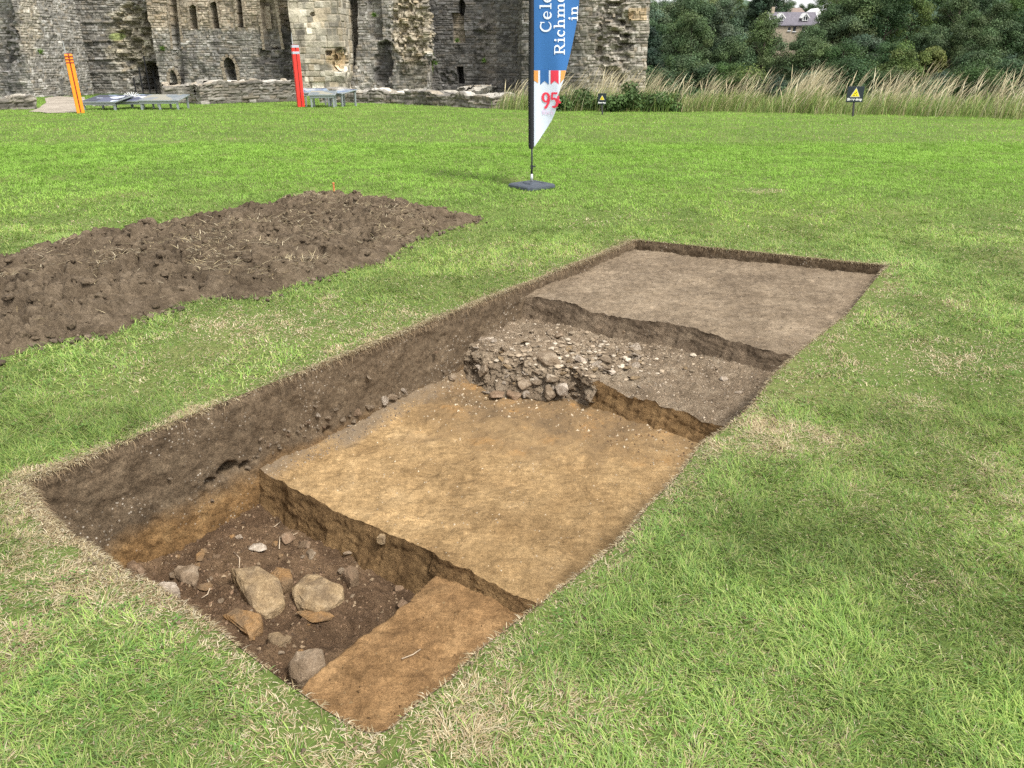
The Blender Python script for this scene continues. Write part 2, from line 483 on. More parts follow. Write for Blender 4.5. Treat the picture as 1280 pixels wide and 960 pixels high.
# ------------------------------------------------------------------ ground
def build_ground():
    n = 640
    rim = []
    for pl, k in ((RAB, 190), (RBC, 80), (RCD, 240), (RDA, 130)):
        x_, y_, _L = along(pl, np.arange(k) / k); rim += list(zip(x_, y_))
    rim = np.array(rim)
    ctr = (A + B + Cc + D) / 4
    ang = np.arctan2(rim[:, 1] - ctr[1], rim[:, 0] - ctr[0])
    rows = []
    rad = np.hypot(*(rim - ctr).T)
    dirs = (rim - ctr) / rad[:, None]
    off = np.concatenate([[0, .02, .06, .12], np.geomspace(.2, 60, 130), np.geomspace(63, 2600, 50)])
    for o in off:
        rows.append(ctr + dirs * (rad * (1 - sstep(0, 20, o)) + 2.5 * sstep(0, 20, o) + o)[:, None])
    P = np.concatenate(rows)
    z = gz(P[:, 0], P[:, 1])
    v = np.column_stack([P, z])
    m, t, b = new_mat('lawn_ground')
    p = wpos(t)
    n1 = noise(t, 0.9, 5, 0.6, p); n2 = noise(t, 30, 8, 0.75, p)
    r = ramp(t, n1.outputs[0], [(0.3, (0.085, 0.125, 0.03)), (0.55, (0.115, 0.155, 0.04)), (0.75, (0.18, 0.175, 0.07))])
    g = ramp(t, n2.outputs[0], [(0.3, (0.6,) * 3), (0.7, (1.35,) * 3)])
    c = mix(t, r.outputs[0], g.outputs[0], 1.0, 'MULTIPLY')
    sx = N(t, 'ShaderNodeSeparateXYZ'); t.links.new(p, sx.inputs[0])
    mr = N(t, 'ShaderNodeMapRange'); mr.inputs[1].default_value = 36; mr.inputs[2].default_value = 60
    t.links.new(sx.outputs[1], mr.inputs[0])
    c = mix(t, c, (0.022, 0.04, 0.018), mr.outputs[0])
    t.links.new(c, b.inputs['Base Color']); b.inputs['Roughness'].default_value = 0.95; b.inputs['Specular IOR Level'].default_value = 0.1
    bump(t, b, n2.outputs[0], 0.8, 0.02)
    o = mesh_np('lawn', v, grid_faces(len(off), n, True)[:, ::-1], m, smooth=True)
    tag(o, 'green mown castle lawn with a trench cut into it', kind='structure')
build_ground()

# ------------------------------------------------------------------ trench
Z_UP, Z_RUB, Z_CLAY, Z_SH, Z_PIT = -0.085, -0.27, -0.46, -0.52, -0.63
def zrb(v): return -.252 + .055 * np.asarray(v)
def zrf(v): return -.275 - .075 * np.asarray(v)
def edge(pts, z):
    uvs = []
    for px, py in pts:
        zz = z if not callable(z) else float(z(.5))
        for k in range(6):
            u_, v_ = puv(px, py, zz)
            if callable(z): zz = float(z(v_))
        uvs.append((v_, u_))
    uvs.sort()
    vs = [a for a, b in uvs]; us = [b for a, b in uvs]
    # extend to the sides
    return lambda v: np.interp(v, [vs[0] - .3] + vs + [vs[-1] + .3],
                               [us[0] - .3 * (us[1] - us[0]) / max(1e-3, vs[1] - vs[0]) * 0] + us + [us[-1]])
e1t = edge([(668, 371), (765, 392), (868, 412), (962, 438)], Z_UP)
e1b = edge([(668, 393), (765, 411), (868, 431), (969, 452)], zrb)
e2t = edge([(587, 430), (612, 440), (650, 448), (690, 460), (730, 474), (755, 484), (821, 505), (896, 530)], zrf)
e2b = edge([(575, 468), (612, 494), (650, 500), (718, 503), (802, 528), (872, 555)], Z_CLAY)
e3t = edge([(332, 597), (346, 602), (415, 635), (473, 662), (546, 695), (611, 726), (665, 751)], Z_CLAY)
e3b = edge([(325, 622), (411, 681), (470, 712), (523, 741)], Z_PIT)
e3s = edge([(550, 716), (600, 741), (645, 766)], Z_SH)
sh = [puv(px, py, Z_SH) for px, py in ((550, 714), (496, 768), (449, 799), (407, 833), (388, 857), (372, 880))]
sh = sorted(sh)
def sh_v(u): return np.interp(u, [a for a, b in sh], [b for a, b in sh])

PIT_ST = []
for (a, b_, w_) in ((321, 742, 66), (397, 745, 64), (383, 838, 50), (230, 722, 36), (189, 679, 32), (168, 710, 28), (210, 737, 28), (351, 722, 30), (307, 777, 50), (347, 800, 32), (390, 768, 52), (439, 720, 24), (360, 674, 22), (320, 684, 30), (300, 700, 30), (280, 660, 30)):
    q = at_z(a, b_, Z_PIT + .02); PIT_ST.append((q[0], q[1], w_ / PXM(q) * .62))
def z_up(u, v):
    p = P2(u, v); x, y = p[..., 0], p[..., 1]
    return Z_UP + 0.014 * fbm(x * 3, y * 3, 11, 4) + 0.010 * fbm(x * 16, y * 16, 12, 4, .65) - 0.03 * sstep(0.9, 1.0, u) * 0
def z_rub(u, v):
    p = P2(u, v); x, y = p[..., 0], p[..., 1]
    pile = np.exp(-(((x - 0.30) / 0.45) ** 2 + ((y - 4.45) / 0.5) ** 2))
    b_, f_ = e1b(v), e2t(v)
    k_ = np.clip((np.asarray(u) - f_) / np.maximum(b_ - f_, .02), 0, 1)
    zl = zrf(v) + (zrb(v) - zrf(v)) * k_
    return zl + 0.02 * pile + (0.016 + 0.03 * pile) * fbm(x * 6, y * 6, 21, 5, 0.6) + 0.01 * fbm(x * 25, y * 25, 22, 3)
def z_clay(u, v):
    p = P2(u, v); x, y = p[..., 0], p[..., 1]
    return Z_CLAY + 0.016 * fbm(x * 2.5, y * 2.5, 31, 4) + 0.009 * fbm(x * 16, y * 16, 32, 4, .65) + 0.035 * np.exp(-(np.asarray(v) / 0.05) ** 2)
def z_sh(u, v):
    p = P2(u, v); x, y = p[..., 0], p[..., 1]
    return Z_SH + 0.016 * fbm(x * 4, y * 4, 41, 4) + 0.009 * fbm(x * 20, y * 20, 42, 4, .65)
def z_pit(u, v):
    p = P2(u, v); x, y = p[..., 0], p[..., 1]
    z = Z_PIT + 0.032 * fbm(x * 4, y * 4, 51, 4) + 0.024 * fbm(x * 12, y * 12, 52, 5, 0.64)
    for (a, b_, w_) in PIT_ST:
        z = z + .028 * np.exp(-(((x - a) / w_) ** 2 + ((y - b_) / w_) ** 2) ** 1.5)
    return z

trench = tag(empty('excavation_trench', (0, 0, 0)), 'long rectangular stepped trench dug into the lawn', kind='structure')
def floor_part(name, ulo, uhi, vlo, vhi, zf, nu, nv, mat, dz=0.0):
    v = np.linspace(0, 1, nv)[None, :]; s = np.linspace(0, 1, nu)[:, None]
    V = vlo + (vhi - vlo) * v + 0 * s
    lo, hi = ulo(V), uhi(V)
    U = lo + (hi - lo) * s
    p = P2(U, V); z = zf(U, V) + dz
    return mesh_np(name, np.column_stack([p.reshape(-1, 2), z.ravel()]), grid_faces(nu, nv)[:, ::-1], mat, trench, True)
def jag(f, seed, amp=0.006):
    return lambda v: f(v) + amp * fbm(np.asarray(v) * 14, np.asarray(v) * 3 + seed, seed, 4)
e1t, e2t, e3t = jag(e1t, 61, .003), jag(e2t, 62, .004), jag(e3t, 63, .0025)
e1b, e2b, e3b, e3s = jag(e1b, 64, .005), jag(e2b, 65, .007), jag(e3b, 66, .004), jag(e3s, 67, .003)
_b1, _b2, _b3, _b4 = e1b, e2b, e3b, e3s      # a cut never undercuts its own top edge
e1b = lambda v: np.minimum(_b1(v), e1t(v) - .010)
e2b = lambda v: np.minimum(_b2(v), e2t(v) - .010)
e3b = lambda v: np.minimum(_b3(v), e3t(v) - .010)
e3s = lambda v: np.minimum(_b4(v), e3t(v) - .006)
cst = lambda c: (lambda v: np.full(np.shape(v), c))
floor_part('upper_soil_floor', e1t, cst(1.004), -.012, 1.09, z_up, 170, 230, M['topsoil_floor'])
floor_part('rubble_layer', e2t, lambda v: e1b(v) + .006, -.012, 1.09, z_rub, 150, 260, M['rubble_soil'])
floor_part('clay_floor', e3t, lambda v: e2b(v) + .006, -.012, 1.09, z_clay, 260, 240, M['clay'])
vs_split = float(sh_v(0.2))
floor_part('pit_floor', cst(-.045), lambda v: np.where(v < .7, e3b(v) + .006, e3b(v)), -.012, 0.86, z_pit, 150, 200, M['pit'])
def shelf():
    nu, nv = 110, 110
    s = np.linspace(0, 1, nu)[:, None]; t_ = np.linspace(0, 1, nv)[None, :]
    U = -.045 + 0 * t_ + s * (0.30)
    for i in range(3):
        V = sh_v(U) + 0.012 * fbm(U * 25, U * 3, 71, 3) + (1.09 - sh_v(U)) * t_
        U = -.045 + s * (e3s(np.clip(V, 0, 1.09)) + .004 + .045)
    p = P2(U, V); z = z_sh(U, V)
    verts = np.column_stack([p.reshape(-1, 2), z.ravel()]).reshape(nu, nv, 3)
    # cut side down to the pit
    side = [verts[:, 0]]
    for k, dzz in enumerate((.02, .05, .09, .13, .17)):
        q = verts[:, 0].copy(); q[:, 2] -= dzz
        q[:, 0] -= 0.25 * dzz + 0.012 * fbm(np.arange(nu) * .2, np.full(nu, k * .7), 72, 3)
        side.append(q)
    side = np.array(side[::-1]).transpose(1, 0, 2)
    allv = np.concatenate([side[:, :-1], verts], 1)
    mesh_np('clay_shelf', allv.reshape(-1, 3), grid_faces(nu, allv.shape[1])[:, ::-1], M['shelf'], trench, True)
shelf()
def cut_face(name, et, zt, eb, zb, vlo, vhi, mat, nv=300, nz=26, amp=0.010, seed=80):
    v = np.linspace(vlo, vhi, nv)[None, :]; s = np.linspace(0, 1, nz)[:, None]
    V = v + 0 * s
    U0, U1 = et(V), eb(V)
    U = U0 + (U1 - U0) * (s ** 1.3)
    z0, z1 = zt(U0, V), zb(U1, V) - 0.01
    Z = z0 + (z1 - z0) * s
    p = P2(U, V)
    if name == 'rubble_slope': U = U0 + (U1 - U0) * s; p = P2(U, V)
    d = amp * fbm(p[..., 0] * 12 + Z * 5, Z * 16 + p[..., 1] * 4, seed, 5, 0.6) * np.sin(np.pi * np.clip(s, 0, 1)) ** .5
    ax = (B - A) / np.linalg.norm(B - A)
    p = p + d[..., None] * ax
    mesh_np(name, np.column_stack([p.reshape(-1, 2), Z.ravel()]), grid_faces(nz, nv), mat, trench, True)
cut_face('cut_face', e1t, z_up, e1b, z_rub, -.012, 1.09, M['topsoil_cut'], seed=81)
V2S = puv(742, 482, -.31)[1]
cut_face('rubble_slope', e2t, z_rub, e2b, z_clay, -.012, V2S + .01, M['rubble_soil'], amp=.05, seed=86, nz=44, nv=240)
cut_face('cut_face', e2t, z_rub, e2b, z_clay, V2S - .01, 1.09, M['clay_cut'], amp=.011, seed=82)
cut_face('cut_face', e3t, z_clay, e3b, z_pit, -.012, .80, M['clay_cut'], seed=83)
cut_face('cut_face', e3t, z_clay, e3s, z_sh, .60, 1.09, M['clay_cut'], seed=84, amp=.01)
def side_section(name, pl, holes=(), n=700, nz=80):
    s = np.linspace(0, 1, n)[None, :]; z = np.linspace(0.004, -0.78, nz)[:, None]
    xs_, ys_, L = along(pl, s[0])
    tx, ty = np.gradient(xs_), np.gradient(ys_); tl = np.hypot(tx, ty); nx, ny = (ty / tl)[None], (-tx / tl)[None]
    SS = s + 0 * z; ZZ = z + 0 * s
    x = xs_[None] + 0 * SS; y = ys_[None] + 0 * SS
    d = 0.010 + 0.007 * fbm(SS * L * 4, ZZ * 5, 91, 3, .5) + 0.006 * fbm(SS * L * 26, ZZ * 28, 92, 4, .65) - 0.006 * sstep(.62, .8, vnoise(SS * L * 9, ZZ * 11, 93))
    d = d * sstep(0.0, -0.05, ZZ) * 1.0 + 0.03 * sstep(-.2, -.7, ZZ)
    for (hs, hz, rs, rz_, dep) in holes:
        d = d - dep * np.exp(-(((SS - hs) * L / rs) ** 2 + ((ZZ - hz) / rz_) ** 2) ** 2)
    v = np.column_stack([(x + nx * d).ravel(), (y + ny * d).ravel(), ZZ.ravel()])
    mesh_np(name, v, grid_faces(nz, n), M['section'], trench, True)
def inw(P, Q):
    d = np.array(Q) - np.array(P); nrm = np.array([d[1], -d[0]]) / np.linalg.norm(d)
    return tuple(nrm)
side_section('soil_section', RAB, holes=[(.168, -.36, .05, .035, .12), (.186, -.38, .025, .022, .07), (.148, -.385, .03, .02, .07), (.29, -.40, .03, .02, .05)])
side_section('soil_section', RBC, n=260)
side_section('soil_section', RCD, n=500)
side_section('soil_section', RDA, n=260)

# ------------------------------------------------------------------ stones
def rock_mesh(name, seed, sx, sy, sz, flat=0.0, sub=3, npt=14, rough=0.05):
    rr = random.Random(seed)
    bm = bmesh.new()
    for i in range(npt):
        a = rr.uniform(0, 2 * math.pi); c = rr.uniform(-1, 1); q = math.sqrt(1 - c * c)
        k = rr.uniform(0.82, 1.1)
        bm.verts.new((q * math.cos(a) * k, q * math.sin(a) * k, max(-1, min(1, c * 1.25)) * k))
    bmesh.ops.convex_hull(bm, input=bm.verts[:])
    for v in [v for v in bm.verts if not v.link_faces]: bm.verts.remove(v)
    bmesh.ops.bevel(bm, geom=bm.edges[:], offset=0.075, segments=1, affect='EDGES', profile=.5)
    bmesh.ops.triangulate(bm, faces=bm.faces[:])
    bmesh.ops.subdivide_edges(bm, edges=bm.edges[:], cuts=sub, use_grid_fill=True)
    co = np.array([v.co[:] for v in bm.verts])
    d = rough * fbm(co[:, 0] * 2.6 + co[:, 2] * 1.7 + seed, co[:, 1] * 2.6 - co[:, 2] * 2.1, seed, 4, .6)
    for v, k in zip(bm.verts, d):
        v.co *= 1 + float(k)
        v.co = Vector((v.co.x * sx / 2, v.co.y * sy / 2, v.co.z * sz / 2))
    me = bpy.data.meshes.new(name)
    bmesh.ops.recalc_face_normals(bm, faces=bm.faces[:])
    bm.to_mesh(me); bm.free()
    return me

def zat(x, y):
    u, v = uv_of(x, y)
    if u > float(e1t(v)): return float(z_up(u, v))
    if u > float(e2t(v)): return float(z_rub(u, v))
    if u > float(e2b(v)):
        k = (u - float(e2b(v))) / max(1e-4, float(e2t(v)) - float(e2b(v))); return Z_CLAY + (float(z_rub(float(e2t(v)), v)) - Z_CLAY) * k
    if u > float(e3t(v)): return float(z_clay(u, v))
    if v > float(sh_v(u)): return float(z_sh(u, v))
    return float(z_pit(u, v))

OUT = {}
def outline_mesh(name, pts, z, th, seed, cx, cy, rise=0.0):
    r_ = random.Random(seed); bm = bmesh.new()
    P = [at_z(460 * 0 + a_ / 2.56, 580 + b_ / 2.56, z + th * .55) for a_, b_ in pts]
    c_ = np.mean(P, 0)
    for k, p in enumerate(P):
        q = p - c_
        hh = th * r_.uniform(.55, .75) + rise * q[1]
        bm.verts.new((q[0], q[1], hh)); bm.verts.new((q[0] * .80, q[1] * .80, hh + th * r_.uniform(.18, .40)))
        bm.verts.new((q[0] * 1.02, q[1] * 1.02, -.02)); bm.verts.new((q[0] * .9, q[1] * .9, -.06))
    bm.verts.new((r_.uniform(-.01, .01), r_.uniform(-.01, .01), th * 1.18))
    bmesh.ops.convex_hull(bm, input=bm.verts[:])
    for v in [v for v in bm.verts if not v.link_faces]: bm.verts.remove(v)
    bmesh.ops.bevel(bm, geom=bm.edges[:], offset=.003, segments=1, affect='EDGES', profile=.5)
    bmesh.ops.triangulate(bm, faces=bm.faces[:])
    bmesh.ops.subdivide_edges(bm, edges=bm.edges[:], cuts=3, use_grid_fill=True)
    co = np.array([v.co[:] for v in bm.verts]); nn = np.array([v.normal[:] for v in bm.verts])
    bm.normal_update()
    d = .0055 * fbm(co[:, 0] * 22 + co[:, 2] * 14 + seed, co[:, 1] * 22 - co[:, 2] * 17, seed, 5, .62)
    for v, k in zip(bm.verts, d): v.co += v.normal * float(k)
    me = bpy.data.meshes.new(name); bmesh.ops.recalc_face_normals(bm, faces=bm.faces[:]); bm.to_mesh(me); bm.free()
    return me, c_
OUTLINES = {
 (321, 738): ([(740, 350), (830, 343), (895, 375), (908, 430), (845, 468), (805, 455), (770, 400)], .070, .22),
 (397, 741): ([(930, 400), (985, 360), (1015, 355), (1050, 380), (1095, 395), (1097, 425), (1060, 450), (1010, 462), (960, 450), (940, 425)], .055, .1),
 (383, 832): ([(918, 640), (945, 610), (1030, 598), (1040, 640), (1005, 675), (960, 690), (925, 675)], .06, .1),
 (230, 719): ([(548, 345), (570, 330), (630, 332), (636, 365), (620, 385), (580, 372)], .045, .1),
 (307, 773): ([(715, 485), (760, 465), (835, 485), (835, 510), (795, 540), (770, 510), (730, 495)], .035, .2),
 (351, 720): ([(865, 350), (885, 335), (930, 337), (937, 375), (905, 390), (875, 375)], .045, 0),
 (189, 676): ([(445, 250), (475, 235), (500, 220), (520, 235), (515, 262), (480, 272), (455, 265)], .04, .1),
 (168, 707): ([(400, 310), (425, 303), (463, 340), (450, 358), (405, 340)], .05, 0),
 (210, 734): ([(500, 390), (520, 375), (565, 378), (575, 400), (545, 412), (515, 405)], .04, 0),
 (347, 797): ([(858, 545), (890, 537), (935, 548), (925, 562), (890, 578), (862, 565)], .02, 0),
 (439, 717): ([(1095, 345), (1110, 330), (1145, 332), (1148, 365), (1120, 378)], .045, 0)}
def stone(px, py, wpx, hpx, mat, label, seed, z=Z_PIT, rz=None, tilt=(0, 0), k=0.55, sink=0.25, npt=14, group=None, thick=None):
    if z < -.01:
        zz = z
        for it in range(12):
            q = at_z(px, py, zz + .02); zz = .5 * zz + .5 * zat(q[0], q[1])
        z = zz
    p = at_z(px, py, z + 0.02)
    m = PXM(p)
    w = wpx / m
    el = math.atan2(EYE - z, p[1])
    dep = max(w * .5, (hpx / m) / math.sin(el) * 0.85)
    th = thick if thick else min(w, dep) * k
    if (px, py) in OUTLINES:
        pts, th, rise = OUTLINES[(px, py)]
        me, c_ = outline_mesh('stone', pts, z, th, seed, px, py, rise)
        me.materials.append(M[mat])
        o = link(bpy.data.objects.new('stone', me)); o.location = (float(c_[0]), float(c_[1]), z - .005)
        return tag(o, label, 'stone', group)
    me = rock_mesh('stone', seed, w, dep, th, npt=npt)
    me.materials.append(M[mat])
    o = link(bpy.data.objects.new('stone', me))
    zz = z
    o.location = (float(p[0]), float(p[1]), zz + th * (.5 - sink - .08))
    o.rotation_euler = (tilt[0], tilt[1], rz if rz is not None else 0.0)
    tag(o, label, 'stone', group)
    return o
G = 'stones lying on the pit floor'
stone(321, 738, 68, 46, 'rock_buff', 'largest angular buff stone tilted in the middle of the dark pit', 3, rz=-.5, tilt=(.25, .12), k=.62, sink=.1, group=G, npt=10)
stone(397, 741, 64, 40, 'rock_buff', 'broad flat-topped buff stone right of the largest pit stone', 12, rz=.1, tilt=(.12, -.05), k=.42, sink=.12, group=G, npt=13)
stone(383, 832, 48, 40, 'rock_grey', 'rough pinkish grey stone against the near end of the clay shelf', 21, tilt=(.1, .1), k=.7, group=G)
stone(230, 719, 36, 22, 'rock_grey', 'smooth pale grey rounded stone halfway along the grass edge of the pit', 33, rz=.2, group=G)
stone(189, 676, 32, 20, 'rock_grey', 'pale grey stone lying below the left section wall', 44, rz=.4, group=G)
stone(181, 692, 16, 10, 'rock_grey', 'small grey stone just below the pale grey wall-side stone', 55, group=G)
stone(168, 707, 27, 22, 'rock_brown', 'brown stone with a pale edge half hidden by the grass edge', 66, rz=-.5, tilt=(.3, 0), group=G)
stone(210, 734, 28, 18, 'rock_white', 'whitish brown stone peeping over the near grass rim', 77, group=G)
stone(351, 720, 30, 22, 'rock_orange', 'orange brown block wedged between the two big buff stones', 88, rz=.1, k=.7, sink=.35, group=G)
stone(307, 773, 50, 34, 'rock_orange', 'long sandy brown slab sloping in front of the largest stone', 99, rz=-.6, tilt=(.2, .1), k=.4, group=G)
stone(347, 797, 30, 18, 'rock_buff', 'flat pale mortar-stained stone in the near part of the pit', 110, k=.35, group=G)
stone(390, 766, 52, 16, 'rock_orange', 'low ochre stone buried under the broad flat-topped stone', 121, k=.35, sink=.4, group=G)
stone(439, 717, 22, 20, 'rock_brown', 'squarish grey brown stone alone on the right of the pit', 132, k=.7, group=G)
stone(435, 689, 15, 9, 'rock_grey', 'small flat grey stone at the foot of the brown cut face', 143, group=G)
stone(360, 671, 20, 16, 'rock_brown', 'upright brown stone beside a pale curled root', 154, k=.8, group=G)
stone(249, 694, 13, 22, 'rock_orange', 'narrow pinkish upright stone in the left half of the pit', 165, rz=.2, tilt=(0, .2), group=G)
stone(320, 681, 27, 13, 'rock_white', 'white mortar-crusted lump at the back of the pit', 176, k=.4, group=G)
stone(299, 668, 12, 6, 'rock_white', 'tiny white chip behind the mortar-crusted lump', 187, group=G)
stone(185, 664, 14, 7, 'rock_buff', 'small tan stone tight against the foot of the left section', 198, group=G)
stone(498, 733, 16, 10, 'rock_brown', 'dark brown stone in the shadowed corner by the cut face', 209, group=G)
stone(504, 752, 18, 14, 'rock_brown', 'dark stone tucked against the edge of the clay shelf', 220, group=G)
o = stone(477, 678, 14, 14, 'rock_buff', 'pale knobbly stone sticking out of the brown cut face', 231, z=-.5, k=.8, sink=.5)
o.location.z = -.49
stone(650, 795, 5, 4, 'rock_white', 'tiny pale fragment on the clay shelf edge', 250, z=Z_CLAY) if False else None

r6 = random.Random(31)
for i in range(46):
    px, py = r6.uniform(160, 470), r6.uniform(655, 830)
    u, v = puv(px, py, Z_PIT)
    if not (0.005 < u < float(e3b(v)) - .012 and .02 < v < float(sh_v(u)) - .06): continue
    wv_ = r6.choice([7, 8, 10, 12, 15, 20])
    stone(px, py, wv_, wv_ * .7, r6.choice(['rock_brown', 'rock_dusty', 'rock_orange', 'rock_dusty']), 'small soil-covered stone half buried in the pit floor', 700 + i, rz=r6.uniform(0, 3), k=.6, sink=.42, group='half buried stones of the pit floor')
# rubble stones, those that show individually
GR = 'rubble stones of the wall footing'
rub = [(685, 447, 34, 20, 'rock_dusty', 'large slanting grey slab on top of the rubble heap', Z_RUB, .6, .45),
       (607, 461, 24, 18, 'rock_dusty', 'grey stone at the left end of the rubble heap', -.36, 0, .7),
       (658, 477, 24, 17, 'rock_dusty', 'blocky stone in the middle of the rubble heap front', -.33, 0, .8),
       (689, 471, 30, 12, 'rock_dusty', 'long flat stone lying over the front of the rubble heap', -.27, 0, .5),
       (686, 490, 26, 18, 'rock_dusty', 'rounded dark stone at the foot of the rubble heap', -.38, .2, .8),
       (704, 485, 20, 15, 'rock_white', 'pale round stone at the right foot of the rubble heap', -.35, 0, .8),
       (622, 492, 22, 12, 'rock_brown', 'flat brown stone at the left foot of the rubble heap', -.43, 0, .5),
       (643, 491, 20, 14, 'rock_brown', 'tilted brown stone under the blocky stone', -.41, .5, .7),
       (566, 469, 14, 9, 'rock_dusty', 'lone grey stone at the foot of the section wall', Z_CLAY, 0, .6),
       (607, 420, 24, 5, 'rock_white', 'thin pale flat stone beside the left section wall', Z_RUB, 0, .4),
       (698, 416, 13, 10, 'rock_grey', 'knobbly grey stone behind the slanting slab', Z_RUB, 0, .8),
       (777, 414, 17, 11, 'rock_grey', 'humped grey stone below the far soil step', Z_RUB, 0, .7),
       (725, 446, 14, 9, 'rock_white', 'pale triangular stone right of the slanting slab', Z_RUB, .5, .6),
       (764, 462, 14, 7, 'rock_white', 'flat whitish stone in the middle of the rubble layer', Z_RUB, .2, .5),
       (905, 470, 11, 6, 'rock_white', 'white stone on the bare right part of the rubble layer', Z_RUB, 0, .6),
       (925, 487, 12, 5, 'rock_white', 'white flat stone nearest the right rim of the rubble layer', Z_RUB, 0, .5)]
for i, (px, py, wpx, hpx, mt, lb, z, rz, k) in enumerate(rub):
    o = stone(px, py, wpx, hpx, mt, lb, 300 + i * 7, z=z, rz=rz, k=k, sink=.3, group=GR)
    p = at_z(px, py, z)
base_rubble = [rock_mesh('stone', 500 + i, 1, .8, .6, sub=2, npt=11) for i in range(8)]
rr = random.Random(5)
cnt = 0
protos = {}
while cnt < 160:
    if rr.random() < .74:
        px = rr.gauss(730, 66); py = rr.gauss(445, 17)
    else:
        px = rr.uniform(600, 720); py = rr.uniform(460, 500)
    zz = Z_RUB
    for it in range(8):
        q = at_z(px, py, zz); zz = .5 * zz + .5 * zat(q[0], q[1])
    u, v = puv(px, py, zz)
    if not (.03 < v < .95 and float(e2b(v)) - .01 < u < float(e1b(v)) - .01): continue
    if u < float(e2t(v)) and v > V2S: continue
    x, y = P2(u, v)
    ut, ub = float(e2t(v)), float(e2b(v))
    z = zat(x, y)
    mt = rr.choice(['rock_dusty', 'rock_white', 'rock_dusty', 'rock_buff', 'rock_dusty', 'rock_white'])
    key = (rr.randrange(8), mt)
    if key not in protos:
        me = base_rubble[key[0]].copy(); me.materials.append(M[mt]); protos[key] = me
    o = link(bpy.data.objects.new('stone', protos[key]))
    s = rr.choice([.03, .04, .05, .065, .085, .11]) * rr.uniform(.8, 1.15)
    o.scale = (s, s, s)
    o.location = (float(x), float(y), z + s * .03)
    o.rotation_euler = (rr.uniform(-.6, .6), rr.uniform(-.6, .6), rr.uniform(0, 6.28)); o.scale.z = s * rr.uniform(.30, .65)
    tag(o, 'small angular stone among the tumbled rubble', 'stone', 'small rubble stones')
    cnt += 1
# stones showing in the left section
GW = 'stones sticking out of the soil section'
sec = [(398, 519, 9), (410, 522, 8), (428, 524, 8), (447, 516, 13), (462, 508, 12), (478, 500, 15), (490, 497, 12), (420, 512, 6), (405, 534, 6),
       (350, 560, 6), (337, 556, 5), (326, 549, 5), (345, 553, 5), (360, 545, 6), (372, 540, 6), (435, 532, 6), (265, 625, 8), (213, 598, 6), (545, 440, 6), (460, 472, 8),
       (332, 600, 10), (340, 566, 5), (310, 585, 6), (385, 528, 8), (442, 527, 8), (505, 487, 8), (395, 508, 7)]
iA = np.array(inw(A, B))
r5 = random.Random(8)
for i in range(30):
    q = r5.random(); px = 300 + 190 * q + r5.gauss(0, 10); sec.append((px, 576 - 78 * q + r5.gauss(0, 9) - (6 if q > .5 else 0), r5.choice([3, 4, 4, 5, 6, 7])))
for i in range(10):
    q = r5.random(); sec.append((490 + 90 * q, 500 - 42 * q + r5.gauss(0, 5), r5.choice([3, 4, 5, 7])))
for i in range(12):
    q = r5.random(); sec.append((70 + 560 * q, 630 - 250 * q + r5.gauss(0, 14), r5.choice([2, 3, 3, 4])))
for i, (px, py, wpx) in enumerate(sec):
    d = ray(px, py); n_ = np.array([-(B - A)[1], (B - A)[0]])
    tt = (n_ @ (A + iA * .02)) / (n_ @ d[:2])
    p = np.array([0, 0, EYE]) + d * tt
    mt = ['rock_white', 'rock_grey', 'rock_dusty', 'rock_brown', 'rock_dusty'][i % 5]
    key = (i % 8, mt)
    if key not in protos:
        me = base_rubble[key[0]].copy(); me.materials.append(M[mt]); protos[key] = me
    o = link(bpy.data.objects.new('stone', protos[key]))
    s = wpx / PXM(p) * (1.5 if i < 27 else 1.1)
    o.scale = (s, s * .9, s * .8)
    o.location = [float(q) for q in p]
    o.rotation_euler = (rr.uniform(-.5, .5), rr.uniform(-.5, .5), rr.uniform(0, 6.28))
    tag(o, 'pale stone embedded in the dark left trench section', 'stone', GW)

# crumbs and pebbles, uncountable
def crumbs(name, n, sampler, cols, smin, smax, label, parent=None):
    pts = []; 
    x, y, z = sampler(n)
    n = len(x)
    tet = np.array([[1, 0, -.3], [-.5, .87, -.3], [-.5, -.87, -.3], [.1, .05, .8]])
    fc = np.array([[0, 1, 3], [1, 2, 3], [2, 0, 3], [0, 2, 1]])
    s = smin + (smax - smin) * rng.random(n) ** 3
    a = rng.random(n) * 6.28
    ca, sa = np.cos(a), np.sin(a)
    j = 1 + .5 * (rng.random((n, 4, 3)) - .5)
    q = tet[None] * j * s[:, None, None]
    vx = q[..., 0] * ca[:, None] - q[..., 1] * sa[:, None] + x[:, None]
    vy = q[..., 0] * sa[:, None] + q[..., 1] * ca[:, None] + y[:, None]
    vz = q[..., 2] * .8 + z[:, None]
    V = np.stack([vx, vy, vz], -1).reshape(-1, 3)
    Fc = (fc[None] + 4 * np.arange(n)[:, None, None]).reshape(-1, 3)
    ci = rng.integers(0, len(cols), n)
    c = np.array(cols)[ci] * (.7 + .6 * rng.random((n, 1)))
    return mesh_np(name, V, Fc, M['crumb'], parent, False, np.repeat(c, 4, 0))
M['crumb'] = attr_mat('soil_crumbs', nscale=0, rough=.95)
def trench_sampler(ulo, uhi, vlo, vhi, zf):
    def f(n):
        v = vlo + (vhi - vlo) * rng.random(n); u0, u1 = ulo(v), uhi(v)
        u = u0 + (u1 - u0) * rng.random(n)
        p = P2(u, v)
        return p[:, 0], p[:, 1], zf(u, v) + .001
    return f
def shelf_sampler(n):
    u = -.03 + .20 * rng.random(n); v = sh_v(u) + .02 + (1.0 - sh_v(u)) * rng.random(n)
    ok = u < e3s(np.clip(v, 0, 1.05)) - .004; u, v = u[ok], v[ok]; p = P2(u, v)
    return p[:, 0], p[:, 1], z_sh(u, v) + .001
